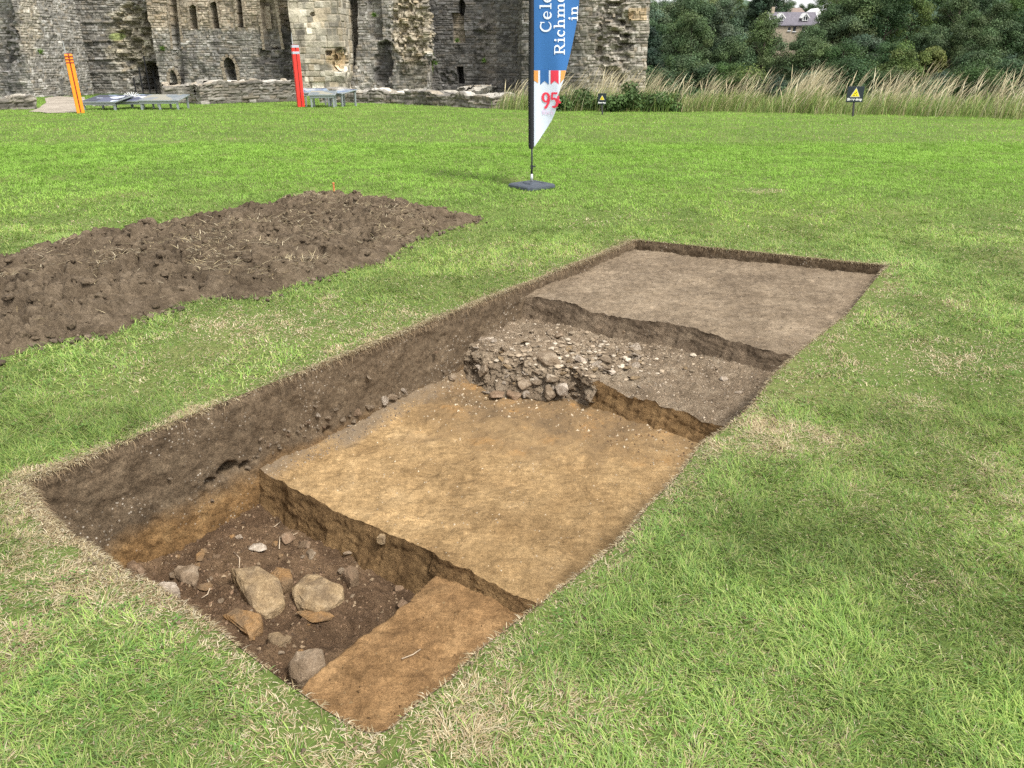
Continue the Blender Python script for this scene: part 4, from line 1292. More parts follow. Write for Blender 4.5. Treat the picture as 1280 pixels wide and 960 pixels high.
# hall front with windows
HYl, HYr = 49.6, 47.6
xl, xr = gx(203, 118, HYl), gx(378, 118, HYr)
SLITS = [[(238, 37), (236, 8), (241, 5), (245, 8), (248, 37)], [(265.5, 35), (262, 4), (268, 1), (270.5, 4), (275, 35)], [(297, 34), (293, -20), (300, -20), (305, 34)]]
ARCH = [(285.5, 106), (279.5, 84), (279.5, 76), (282, 72), (285.5, 71), (290, 74), (293.5, 80), (297.8, 106)]
ARCH2 = [(213, 112), (212, 90), (214, 86.5), (217, 88), (221, 95), (224, 112)]
WIN = [(331, 62), (324, 2), (330, -12), (339, -12), (344, 6), (352, 62)]
TALL = [(216, 61), (209, -20), (219, -20), (227, 61)]
def tone_hall(c, k):
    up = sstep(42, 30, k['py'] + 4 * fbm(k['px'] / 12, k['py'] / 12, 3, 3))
    c = tint_or_shade(c, up, (1.25, 1.12, .95))
    c = tint_or_shade(c, 1 - up, (.98, .97, .95))
    c = tint_or_shade(c, blob(k, 360, 60, 14, 60, 21), (.55, .55, .57))  # shade of the set-back strip, put into the stone colour
    c = tint_or_shade(c, blob(k, 335, 85, 18, 25, 22), (.6, .6, .62))
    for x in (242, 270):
        c = tint_or_shade(c, blob(k, x, 58, 5, 26, 23), (.75, .75, .77))
    c = tint_or_shade(c, blob(k, 228, 90, 6, 40, 24), (.6, .6, .62))
    return c
def carve_hall(k):
    d = 0
    for pl in SLITS: d = d - .75 * poly_mask(k, pl)
    d = d - 1.0 * poly_mask(k, ARCH) - 1.0 * poly_mask(k, ARCH2)
    d = d - .55 * poly_mask(k, WIN) - .6 * poly_mask(k, TALL)
    d = d - .45 * poly_mask(k, [(222, 120), (216, 62), (227, 62), (232, 120)]) * .6
    d = d - .4 * sstep(350, 356, k['px'] - (k['py'] - 60) * .11 + 2 * fbm(k['py'] / 7, k['py'] * 0, 4, 3)) * (.7 + .6 * k['a'])
    d = d - .25 * blob(k, 338, 70, 14, 10, 33) * (.5 + k['a'])
    d = d - .12 * (k['py'] > 108 - 4 + (k['px'] - 205) * 0) * 0
    return d
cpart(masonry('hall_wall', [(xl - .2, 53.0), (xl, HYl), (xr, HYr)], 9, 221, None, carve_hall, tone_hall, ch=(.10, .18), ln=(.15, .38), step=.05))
hn = np.array([xr - xl, HYr - HYl]); hn = np.array([hn[1], -hn[0]]) / np.linalg.norm(hn)
hP = np.array([xl, HYl])
def hall_pt(px, py, out=0.0):
    d = ray(px, py); t_ = (hn @ hP + out) / (hn @ d[:2])
    return np.array([0, 0, EYE]) + d * t_
M['dressed'] = rock_mat('dressed_stone', (.24, .20, .145), (.36, .31, .235), (.46, .41, .33))
def surround(name, pts, wpx, skip_last=True, nblk=2.6):
    """dressed stones round an opening, one ring mesh of separate blocks"""
    bm = bmesh.new()
    r2 = random.Random(int(pts[0][0] * 10))
    n = len(pts)
    cx = sum(p[0] for p in pts) / n; cy = sum(p[1] for p in pts) / n
    for i in range(n - 1):
        p, q = np.array(pts[i], float), np.array(pts[i + 1], float)
        L = np.hypot(*(q - p)); k = max(1, int(L / 4.2))
        e = (q - p) / L; nn = np.array([e[1], -e[0]])
        if nn @ (np.array([cx, cy]) - p) > 0: nn = -nn
        for m_ in range(k):
            a0, a1 = p + e * L * (m_ + .04) / k, p + e * L * (m_ + .96) / k
            w_ = wpx * r2.uniform(.75, 1.35); o_ = r2.uniform(.03, .07)
            qd = [a0 - nn * .3, a1 - nn * .3, a1 + nn * w_, a0 + nn * w_]
            f_ = [bm.verts.new(hall_pt(*c_, o_)) for c_ in qd]; b2 = [bm.verts.new(hall_pt(*c_, -.15)) for c_ in qd]
            bm.faces.new(f_); bm.faces.new(b2[::-1])
            for s_ in range(4): bm.faces.new((f_[s_], f_[(s_ + 1) % 4], b2[(s_ + 1) % 4], b2[s_]))
    return cpart(mesh_bm(name, bm, M['dressed']))
for pl in SLITS: surround('window', pl, 2.4)
surround('doorway', ARCH, 3.6); surround('doorway', ARCH2, 3.2); surround('window', WIN, 3.0); surround('window', TALL, 2.6)
# blocked stone inside the tall window: pale panel
bm = bmesh.new()
q0 = [hall_pt(x_, y_, -.42) for x_, y_ in ((328, 8), (337, 8), (340, 36), (333, 36))]
q1 = [hall_pt(x_, y_, -.6) for x_, y_ in ((328, 8), (337, 8), (340, 36), (333, 36))]
a_ = [bm.verts.new(p) for p in q0]; b_ = [bm.verts.new(p) for p in q1]
bm.faces.new(a_)
for s_ in range(4): bm.faces.new((a_[s_], a_[(s_ + 1) % 4], b_[(s_ + 1) % 4], b_[s_]))
cpart(mesh_bm('blocked_window', bm, M['dressed']))
# pale ashlar pier
def tone_pier(c, k):
    c = tint_or_shade(c, np.ones_like(k['px']), (1.5, 1.42, 1.26))
    c = tint_or_shade(c, blob(k, 388, 22, 18, 30, 41), (1.22, 1.22, 1.22))
    c = tint_or_shade(c, blob(k, 376, 70, 6, 45, 42), (.6, .6, .6))
    c = tint_or_shade(c, blob(k, 420, 75, 14, 14, 43), (.85, .72, .55))
    return c
def carve_pier(k):
    d = -.45 * blob(k, 424, 76, 10, 14, 44) * (.4 + k['a']) - .25 * sstep(90, 106, k['py']) * k['a'] * (k['px'] > 385)
    d = d - .45 * poly_mask(k, [(407, 70), (407, 63), (414, 63), (414, 70)])
    d = d - .3 * poly_mask(k, [(388, 20), (388, 15), (393, 15), (393, 20)])
    return d
PY = 46.3
cpart(masonry('ashlar_pier', [(gx(371, 120, PY), 49), (gx(372, 120, PY), PY), (gx(434, 120, PY), PY - .2), (gx(436, 120, PY) + .1, 49)], 9, 231, None, carve_pier, tone_pier, ch=(.26, .36), ln=(.3, .62), amp=.035, rough=.03, step=.06))
# middle wall with rubble core
def tone_mid(c, k):
    c = tint_or_shade(c, np.ones_like(k['px']), (.92, .91, .9))
    c = tint_or_shade(c, blob(k, 515, 35, 24, 48, 51), (1.3, 1.2, 1.02))
    c = tint_or_shade(c, blob(k, 480, 85, 12, 28, 52), (.42, .42, .44))  # shade inside the carved recess, painted into the stone
    c = tint_or_shade(c, blob(k, 439, 40, 7, 60, 53), (.5, .48, .46))  # recess beside the pier: its shade darkens the stone colour
    c = tint_or_shade(c, blob(k, 520, 90, 18, 22, 54), (.7, .68, .62))
    c = tint_or_shade(c, blob(k, 455, 95, 14, 20, 55), (1.2, 1.2, 1.2))
    return c
def carve_mid(k):
    d = -.8 * blob(k, 440, 25, 6, 50, 56) - .55 * poly_mask(k, [(464, 50), (456, -20), (476, -20), (478, 50)])
    d = d - .5 * blob(k, 479, 82, 10, 30, 57)
    rg = blob(k, 515, 38, 26, 46, 58)
    d = d + rg * (.30 * fbm(k['S'] * 2.2, k['Z'] * 2.2, 59, 4) + .25 * (k['a'] - .4))
    return d
MY = 48.0
cpart(masonry('middle_wall', [(gx(432, 120, MY), MY), (gx(536, 120, MY), MY - .3), (gx(538, 120, MY), 51)], 9, 241, None, carve_mid, tone_mid))
# dark recessed wall
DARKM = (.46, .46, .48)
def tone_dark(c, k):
    c = tint_or_shade(c, np.ones_like(k['px']), DARKM)
    c = tint_or_shade(c, poly_mask(k, [(567, 54), (565, 16), (580, 16), (581, 54)]), (2.0, 1.8, 1.5))
    c = tint_or_shade(c, blob(k, 538, 75, 4, 20, 61), (1.0, 1.7, .35))
    c = tint_or_shade(c, blob(k, 612, 60, 12, 60, 62), (1.25, 1.2, 1.15))
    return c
def carve_dark(k):
    d = -.35 * poly_mask(k, [(567, 54), (565, 16), (580, 16), (581, 54)]) - .9 * blob(k, 577, 9, 4, 8, 63)
    d = d - 1.1 * poly_mask(k, [(573, 104), (571, 84), (579, 83), (580, 104)])
    d = d - .3 * blob(k, 562, 98, 10, 10, 64) * k['a'] + .2 * blob(k, 602, 45, 9, 30, 65) * fbm(k['S'] * 2, k['Z'] * 3, 66, 3)
    return d
DY = 50.2
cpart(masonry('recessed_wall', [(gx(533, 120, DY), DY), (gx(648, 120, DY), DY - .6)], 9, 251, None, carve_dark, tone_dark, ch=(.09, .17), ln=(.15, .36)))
# great pier on the right
def tone_right(c, k):
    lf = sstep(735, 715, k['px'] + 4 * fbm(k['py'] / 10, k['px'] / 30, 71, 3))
    c = tint_or_shade(c, lf, (.58, .58, .58))
    c = tint_or_shade(c, 1 - lf, (1.08, 1.03, .96))
    c = tint_or_shade(c, poly_mask(k, [(785, 25), (785, 10), (808, 10), (808, 25)]), (1.15, .98, .75))
    return c
def carve_right(k):
    rg = blob(k, 768, 40, 22, 60, 72)
    d = rg * (.26 * fbm(k['S'] * 2.0, k['Z'] * 2.6, 73, 4) + .22 * (k['a'] - .5) - .12)
    for (x, y, rx, ry) in ((778, 28, 4, 4), (783, 44, 5, 2.6), (780, 55, 6, 2), (768, 5, 8, 3)):
        d = d - .5 * blob(k, x, y, rx, ry, 74, .6)
    return d
RY = 45.0
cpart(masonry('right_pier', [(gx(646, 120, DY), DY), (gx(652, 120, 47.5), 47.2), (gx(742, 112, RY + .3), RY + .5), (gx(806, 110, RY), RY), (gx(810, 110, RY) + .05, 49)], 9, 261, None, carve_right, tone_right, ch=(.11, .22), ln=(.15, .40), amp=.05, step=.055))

# low ruined walls in front, each a rubble box
def low_wall(p0, p1, thick, h, seed, label, tonemul=(1, 1, 1)):
    p0 = np.array(p0); p1 = np.array(p1)
    e = (p1 - p0) / np.linalg.norm(p1 - p0); bk = np.array([-e[1], e[0]])
    if bk[1] < 0: bk = -bk
    q0, q1 = p0 + bk * thick, p1 + bk * thick
    zb = float(min(gz(*p0), gz(*p1)))
    L = np.linalg.norm(p1 - p0)
    cen0 = p0 + bk * thick / 2
    def tgt(x, y):
        s_ = np.clip((x - p0[0]) * e[0] + (y - p0[1]) * e[1], thick * .4, L - thick * .4)
        return cen0[0] + e[0] * s_, cen0[1] + e[1] * s_
    ax = [tuple(p0 + bk * thick * .5), tuple(p0), tuple(p1), tuple(q1), tuple(q0), tuple(p0 + bk * thick * .5)]
    o = masonry('low_wall', ax, zb + h, seed, None, None, lambda c, k: tint_or_shade(c, np.ones_like(k['px']), tonemul), ch=(.09, .2), ln=(.2, .6), amp=.07, rough=.06, step=.055, ragged=.10, cap_in=(10, tgt))
    tag(o, label, 'wall')
    return o
g = lambda a_, b2: ground(a_, b2)[:2]
low_wall(g(252, 130.5), g(372, 127.5), 1.1, .95, 301, 'low broken stone wall in front of the arched castle doorway', (.72, .7, .66))
low_wall(g(205, 129.5), g(262, 129.5) + np.array([.2, 1.2]), .9, .75, 302, 'short low stone wall behind the end of the long display tables', (.72, .7, .66))
low_wall(g(398, 128.5), g(520, 130), 1.9, .5, 303, 'low rubble wall with pale top stones right of the red post', (.85, .82, .77))
low_wall(g(505, 131), g(616, 135.5), 1.3, .5, 304, 'low rubble wall end beside the yellow flowers', (.85, .82, .77))
low_wall(g(-40, 138.5), g(48, 136.5), .8, .42, 305, 'broken stone footing below the left tower', (.75, .72, .67))
low_wall(g(130, 133), g(152, 132), .6, .28, 306, 'few pale loose wall stones under the display tables', (1.3, 1.25, 1.2))
o = low_wall(g(592, 121), g(640, 116.5) + np.array([.5, 3.]), 1.2, .62, 307, 'sloping rubble bank at the foot of the dark recessed wall', (.5, .5, .48))

# gravel path
pp = np.array(PATH)
bm = bmesh.new()
vs_ = [bm.verts.new((x, y, float(gz(x, y)) + .016)) for x, y in PATH]
fc_ = bm.faces.new(vs_)
bmesh.ops.triangulate(bm, faces=[fc_])
bmesh.ops.subdivide_edges(bm, edges=bm.edges[:], cuts=5, use_grid_fill=True)
for v_ in bm.verts: v_.co.z = float(gz(v_.co.x, v_.co.y)) + .02
tag(mesh_bm('path', bm, M['gravel']), 'pale gravel path leading to the castle wall', kind='structure')

# iron railing by the castle doorway
M['iron'] = plain('black_iron', (.02, .02, .022), .5, .3)
rl = empty('iron_railing', at_y(184, 112, 50.4))
rlm = Matrix.Translation(rl.location)
tag(rl, 'thin black iron railing bars against the broken castle masonry', 'railing')
for i, (px_, y0, y1) in enumerate([(168.5, 97, 110), (177.5, 84, 110), (186.5, 70, 112), (195, 88, 114), (209, 88, 112)]):
    bm = bmesh.new()
    p = at_y(px_ + .6, y1, 50.35); q = at_y(px_, y0, 50.35); q[0] = p[0]; p[2] = gz(p[0], p[1])
    add_tube(bm, [p, q], .045, 6)
    o = mesh_bm('railing_post', bm, M['iron'], rl); o.matrix_parent_inverse = rlm.inverted()
for yy in (96, 106):
    bm = bmesh.new(); add_tube(bm, [at_y(168, yy, 50.36), at_y(196, yy + 1, 50.36)], .018, 6)
    o = mesh_bm('railing_bar', bm, M['iron'], rl); o.matrix_parent_inverse = rlm.inverted()

# ------------------------------------------------------------------ vegetation
def leafs(cen, nrm, size, col):
    """quads of leaf clumps: cen (n,3)"""
    n = len(cen)
    nrm = nrm + rng.normal(0, .55, (n, 3)); nrm /= np.linalg.norm(nrm, axis=1)[:, None]
    a = np.cross(nrm, rng.normal(0, 1, (n, 3))); a /= np.linalg.norm(a, axis=1)[:, None] + 1e-9
    b2 = np.cross(nrm, a)
    s_ = size[:, None]
    k = rng.uniform(.55, .95, (n, 1))
    V = np.stack([cen - a * s_, cen + b2 * s_ * k * .8 - a * s_ * .1, cen + a * s_, cen - b2 * s_ * k * .8 + a * s_ * .1], 1)
    return V.reshape(-1, 3), np.arange(4 * n).reshape(n, 4), np.repeat(col, 4, 0)

def make_crown_mesh(name, seed, h, r, base, ncl, nleaf, size, col, shape='round'):
    r2 = np.random.default_rng(seed)
    cens, nrms, cols = [], [], []
    for i in range(ncl):
        t_ = r2.random() ** .8
        z = base + (h - base) * t_
        if shape == 'cone': rr_ = r * (1 - t_) ** .8 * .95 + .2
        elif shape == 'tall': rr_ = r * math.sin(math.pi * (.12 + .83 * t_)) ** .6
        else: rr_ = r * math.sin(math.pi * (.15 + .77 * t_)) ** .75
        ang = r2.random() * 6.28; q = rr_ * r2.random() ** .45
        c0 = np.array([q * math.cos(ang), q * math.sin(ang), z])
        lr = r2.uniform(.22, .40) * r * (.6 if shape == 'cone' else 1)
        m_ = int(nleaf / ncl * r2.uniform(.6, 1.4))
        dv = r2.normal(0, 1, (m_, 3)); dv /= np.linalg.norm(dv, axis=1)[:, None]
        dv[:, 2] = dv[:, 2] * .75 + .12
        p = c0 + dv * lr * r2.uniform(.55, 1.08, (m_, 1))
        cens.append(p); nrms.append(dv + np.array([0, 0, .4]))
        cols.append(np.array(col) * r2.uniform(.72, 1.3) * r2.uniform(.8, 1.2, (m_, 1)) * np.array([r2.uniform(.9, 1.15), 1, r2.uniform(.85, 1.1)]))
    cens, nrms, cols = map(np.concatenate, (cens, nrms, cols))
    v, f, c = leafs(cens, nrms, size * rng.uniform(.6, 1.3, len(cens)), cols)
    o = mesh_np(name, v, f, M['leaf'], cols=c)
    me = o.data; bpy.data.objects.remove(o)
    return me
def make_trunk_mesh(name, seed, h, r):
    r2 = random.Random(seed); bm = bmesh.new()
    add_tube(bm, [(0, 0, -1), (.1, 0, h * .3), (-.1, .1, h * .6), (0, 0, h * .9)], [.04 * h * .75, .028 * h * .75, .018 * h, .006 * h], 7)
    for i in range(6):
        a_ = r2.random() * 6.28; z = h * r2.uniform(.3, .65)
        add_tube(bm, [(0, 0, z), (math.cos(a_) * r * .4, math.sin(a_) * r * .4, z + h * .1), (math.cos(a_) * r * .8, math.sin(a_) * r * .8, z + h * .2)], [.01 * h, .006 * h, .003 * h], 5)
    me = bpy.data.meshes.new(name); bm.to_mesh(me); bm.free(); me.materials.append(M['bark']); return me
KINDS = {
    'oak': ('round', 13, 5.6, 3.0, (.050, .095, .032)),
    'ash': ('round', 12, 4.6, 2.5, (.080, .125, .050)),
    'willow': ('round', 10, 4.6, 1.5, (.085, .125, .068)),
    'yew': ('tall', 13, 3.6, 1.5, (.036, .064, .036)),
    'lime': ('tall', 15, 4.4, 2.6, (.074, .115, .042)),
    'young': ('tall', 8, 2.8, 1.0, (.14, .175, .05)),
}
TM = {}
for i, (k_, (shp, h, r, base, col)) in enumerate(KINDS.items()):
    for vv in range(2):
        TM[k_, vv] = (make_crown_mesh('crown', 400 + i * 7 + vv, h, r, base, 55, 15000, .16, col, shp), make_trunk_mesh('trunk', 420 + i + vv, h, r))
TL = {'oak': 'broad dark green round-headed tree in the wood across the valley', 'ash': 'mid green billowing tree in the wood across the valley',
      'willow': 'soft grey green rounded tree in the wood across the valley', 'yew': 'very dark narrow tree in the wood across the valley',
      'lime': 'tall leafy green tree in the wood across the valley', 'young': 'small yellowish green tree in the wood across the valley'}
ntree = 0
def tree(kind, x, y, sc, dz=0.0, label=None):
    global ntree
    cm, tm_ = TM[kind, ntree % 2]
    ntree += 1
    t_ = empty('tree', (x, y, float(gz(x, y)) + dz), rng.random() * 6.28)
    t_.scale = (sc, sc, sc * rng.uniform(.92, 1.1))
    tag(t_, label or TL[kind], 'tree', 'trees in the wood across the valley')
    a_ = link(bpy.data.objects.new('crown', cm), t_); link(bpy.data.objects.new('trunk', tm_), t_)
    return t_
r2 = random.Random(12)
for row, (yy, sp) in enumerate(((98, 6.5), (110, 6.6), (122, 6.8), (135, 7), (148, 7.2), (161, 7.6), (174, 8), (188, 8.4), (203, 9))):
    x = .15 * yy + r2.uniform(0, 3)
    while x < .72 * yy:
        y = yy + r2.uniform(-4, 4); xx = x + r2.uniform(-1.2, 1.2)
        px_ = CX + F_PX * xx / (y * math.cos(TH))
        kind = r2.choices(['oak', 'ash', 'willow', 'yew', 'lime', 'young'], [4, 4, 2.2, 1.4, 3, .8])[0]
        sc = r2.uniform(.85, 1.12)
        if 944 < px_ < 1046:                         # keep the view of the house open
            if y > 186: x += sp; continue
            top = float(at_y(px_, 39 if 972 < px_ < 1018 else 32, y)[2]) - float(gz(xx, y)) + r2.uniform(-1.2, .2)
            sc = min(sc, max(.3, top / KINDS[kind][1]))
        elif row >= 7:
            lim = 3 if px_ < 960 else -8
            top = float(at_y(px_, lim + r2.uniform(-4, 6), y)[2]) - float(gz(xx, y)); sc = min(1.5, max(.6, top / KINDS[kind][1]))
        tree(kind, xx, y, sc)
        x += sp * r2.uniform(.8, 1.2)
tree('yew', gx(966, 30, 205), 205, 1.02, label='very dark narrow tree beside the left gable of the house')
tree('yew', gx(951, 30, 200), 200, 1.0, label='tall dark narrow tree left of the grey roofed house')
tree('ash', gx(1041, 40, 186), 186, .92, label='mid green round tree hiding the right end of the house')
tree('willow', gx(1062, 40, 182), 182, 1.1, label='grey green tree just right of the house')

for i_, (px_, yy_, top_) in enumerate(((940, 236, 2), (985, 232, 5), (1001, 238, 7), (1016, 230, 3), (1030, 236, -2), (1045, 228, -4), (1058, 236, -6), (825, 226, 1), (846, 232, 3), (868, 228, -2), (900, 230, -3), (922, 236, -4))):
    kd = ('ash', 'oak', 'lime')[i_ % 3]; xx = gx(px_, 10, yy_); tz = float(at_y(px_, top_, yy_)[2]) - float(gz(xx, yy_))
    tree(kd, xx, yy_, max(.4, tz / KINDS[kd][1]), label='distant green tree on the skyline behind the houses')
# the houses in the wood
M['slate'] = plain('grey_slate', (.115, .105, .125), .6, var=.25, scale=2)
M['housewall'] = plain('sandstone_wall', (.36, .30, .22), .9, var=.25, scale=2)
M['white'] = plain('white_paint', (.75, .75, .73), .5, var=.04)
M['glass'] = plain('dark_glass', (.03, .035, .04), .15, spec=.6)
M['tile'] = plain('brown_roof_tile', (.20, .15, .125), .8, var=.2, scale=2)
HYY = 194.0
hx0, hx1 = gx(964.5, 31, HYY), gx(1024, 31, HYY)
ze, zr = float(at_y(995, 31.5, HYY)[2]), float(at_y(995, 16, HYY + 3)[2])
zg = float(gz((hx0 + hx1) / 2, HYY)) - 1
hw = hx1 - hx0; hc = (hx0 + hx1) / 2; dep = 7.0
house = empty('house', (hc, HYY, zg))
tag(house, 'stone house with grey slate roof and two white dormers among the trees', 'house')
def hloc(x, y, z): return Vector((x, y, z - zg))
def house_part(name, bm, mat, parent=house): return mesh_bm(name, bm, mat, parent)
bm = bmesh.new(); add_box(bm, (0, dep / 2, (ze - zg) / 2), (hw - .5, dep, ze - zg))
vs_ = [(-hw / 2 + .25, 0), (-hw / 2 + .25, dep)]
for sx_ in (-1, 1):
    xx = sx_ * (hw / 2 - .26)
    a_ = [bm.verts.new((xx, 0.01, ze - zg)), bm.verts.new((xx, dep - .01, ze - zg)), bm.verts.new((xx, dep / 2, zr - zg - .1))]
    bm.faces.new(a_)
house_part('wall', bm, M['housewall'])
bm = bmesh.new()
pts = [(-.35, ze - zg - .15), (dep / 2, zr - zg), (dep + .35, ze - zg - .15)]
for sx_ in (-1, 1):
    pass
L_ = [bm.verts.new((-hw / 2, y, z)) for y, z in pts]; R_ = [bm.verts.new((hw / 2, y, z)) for y, z in pts]
L2 = [bm.verts.new((-hw / 2, y, z + .18)) for y, z in pts]; R2 = [bm.verts.new((hw / 2, y, z + .18)) for y, z in pts]
for i in range(2):
    bm.faces.new((L2[i], R2[i], R2[i + 1], L2[i + 1])); bm.faces.new((L_[i], L_[i + 1], R_[i + 1], R_[i]))
    bm.faces.new((L_[i], L2[i], L2[i + 1], L_[i + 1])); bm.faces.new((R_[i], R_[i + 1], R2[i + 1], R2[i]))
bm.faces.new((L_[0], R_[0], R2[0], L2[0])); bm.faces.new((L_[2], L2[2], R2[2], R_[2]))
roof = house_part('roof', bm, M['slate'])
for sx_ in (-1, 1):
    bm = bmesh.new()
    for i in range(2):
        a0, a1 = Vector((sx_ * (hw / 2 + .07), pts[i][0], pts[i][1] + .02)), Vector((sx_ * (hw / 2 + .07), pts[i + 1][0], pts[i + 1][1] + .02))
        d_ = (a1 - a0); add_box(bm, (a0 + a1) / 2, (.12, d_.length, .32), rot=Matrix.Rotation(math.atan2(d_.z, d_.y), 3, 'X'))
    mesh_bm('bargeboard', bm, M['white'], roof)
bm = bmesh.new(); add_box(bm, (-hw / 2 + .9, dep / 2, zr - zg + .5), (.7, .9, 1.5), bevel=.04)
mesh_bm('chimney', bm, M['housewall'], roof)
for pxd in (977, 1007.5):
    dx = gx(pxd, 24, HYY) - hc
    zb_, zt_ = float(at_y(pxd, 26, HYY)[2]) - zg, float(at_y(pxd, 21, HYY)[2]) - zg
    zap = float(at_y(pxd, 16.5, HYY)[2]) - zg
    dy_ = .45
    bm = bmesh.new(); add_box(bm, (dx, dy_ + 1.2, (zb_ + zt_) / 2), (1.25, 2.4, zt_ - zb_))
    a_ = [bm.verts.new((dx - .62, dy_ + .01, zt_)), bm.verts.new((dx + .62, dy_ + .01, zt_)), bm.verts.new((dx, dy_ + .01, zap - .2))]; bm.faces.new(a_)
    dm = house_part('dormer', bm, M['white'])
    bm = bmesh.new()
    for sx_ in (-1, 1):
        a0, a1 = Vector((dx + sx_ * .95, 0, zt_ - .25)), Vector((dx, 0, zap))
        d_ = a1 - a0
        add_box(bm, ((a0 + a1) / 2 + Vector((0, dy_ + 1.1, 0))), (d_.length + .08, 2.7, .2), rot=Matrix.Rotation(-math.atan2(d_.z, d_.x), 3, 'Y'))
    mesh_bm('dormer_roof', bm, M['white'], dm)
    bm = bmesh.new()
    for sx_ in (-1, 1): add_box(bm, (dx + sx_ * .25, dy_ - .02, (zb_ + zt_) / 2 + .1), (.32, .05, (zt_ - zb_) * .8))
    mesh_bm('window', bm, M['glass'], dm)
for pxd, y0, y1 in ((993, 33, 39), (1004.5, 34, 39), (1009, 34, 39), (986.5, 34, 38)):
    dx = gx(pxd, 36, HYY) - hc
    z0_, z1_ = float(at_y(pxd, y1, HYY)[2]) - zg, float(at_y(pxd, y0, HYY)[2]) - zg
    bm = bmesh.new(); add_box(bm, (dx, -.02, (z0_ + z1_) / 2), (.62, .1, z1_ - z0_)); wd = house_part('window', bm, M['glass'])
    bm = bmesh.new(); add_box(bm, (dx, -.06, z0_ - .1), (.9, .25, .18)); mesh_bm('sill', bm, M['white'], wd)
h2y = 212.0
h2 = empty('house', (gx(1003, 15, h2y), h2y, float(gz(gx(1003, 15, h2y), h2y)) - 1))
tag(h2, 'house with brown tiled roof and white gable behind the slate roof', 'house')
z2 = lambda py: float(at_y(1003, py, h2y)[2]) - h2.location.z
X2 = lambda px_: gx(px_, 14, h2y) - h2.location.x
bm = bmesh.new(); add_box(bm, ((X2(987) + X2(1019)) / 2, 3.5, z2(17) / 2), (X2(1019) - X2(987), 6.5, z2(17))); mesh_bm('wall', bm, M['white'], h2)
bm = bmesh.new()
a_ = [bm.verts.new(p) for p in ((X2(986), -.2, z2(18)), (X2(1009), -.2, z2(18)), (X2(1007), 3.5, z2(9)), (X2(988), 3.5, z2(9)))]
b_ = [bm.verts.new(v_.co + Vector((0, .5, -.35))) for v_ in a_]
bm.faces.new(a_); bm.faces.new(b_[::-1])
for s_ in range(4): bm.faces.new((a_[s_], b_[s_], b_[(s_ + 1) % 4], a_[(s_ + 1) % 4]))
mesh_bm('roof', bm, M['tile'], h2)
bm = bmesh.new()
a_ = [bm.verts.new(p) for p in ((X2(1014), -.6, z2(19)), (X2(1025), -.6, z2(19)), (X2(1025), -.6, z2(14)), (X2(1021), -.6, z2(10)), (X2(1014), -.6, z2(15.5)))]
b_ = [bm.verts.new(v_.co + Vector((0, 5, 0))) for v_ in a_]
bm.faces.new(a_); bm.faces.new(b_[::-1])
for s_ in range(5): bm.faces.new((a_[s_], b_[s_], b_[(s_ + 1) % 5], a_[(s_ + 1) % 5]))
mesh_bm('gable', bm, M['white'], h2)

# distant hills beyond the wood
def hill(x0, x1, y, ztop, seed, label):
    xs = np.linspace(x0, x1, 120); t_ = np.linspace(0, 1, 24)[:, None]
    prof = np.sin(np.pi * np.linspace(0, 1, 120)) ** .7
    X = xs[None] + 0 * t_; Y = y + (t_ - .5) * 500 + 0 * X
    Z = 5 + (ztop + 6 * fbm(X / 70, Y / 70, seed, 4)) * prof[None] * np.sin(np.pi * t_) ** .8 + 2.5 * fbm(X / 9, Y / 9, seed + 1, 3) - 3
    o = mesh_np('hill', np.stack([X, Y, Z], -1).reshape(-1, 3), grid_faces(24, 120), M['woodhill'], None, True)
    tag(o, label, kind='structure')
M['woodhill'] = plain('wooded_hill', (.05, .085, .05), .9, var=.5, scale=.05)
hill(190, 330, 1100, 62, 331, 'distant wooded hill'); hill(380, 640, 1050, 70, 332, 'distant wooded hill'); hill(-600, 240, 1300, 66, 333, 'distant wooded hill')

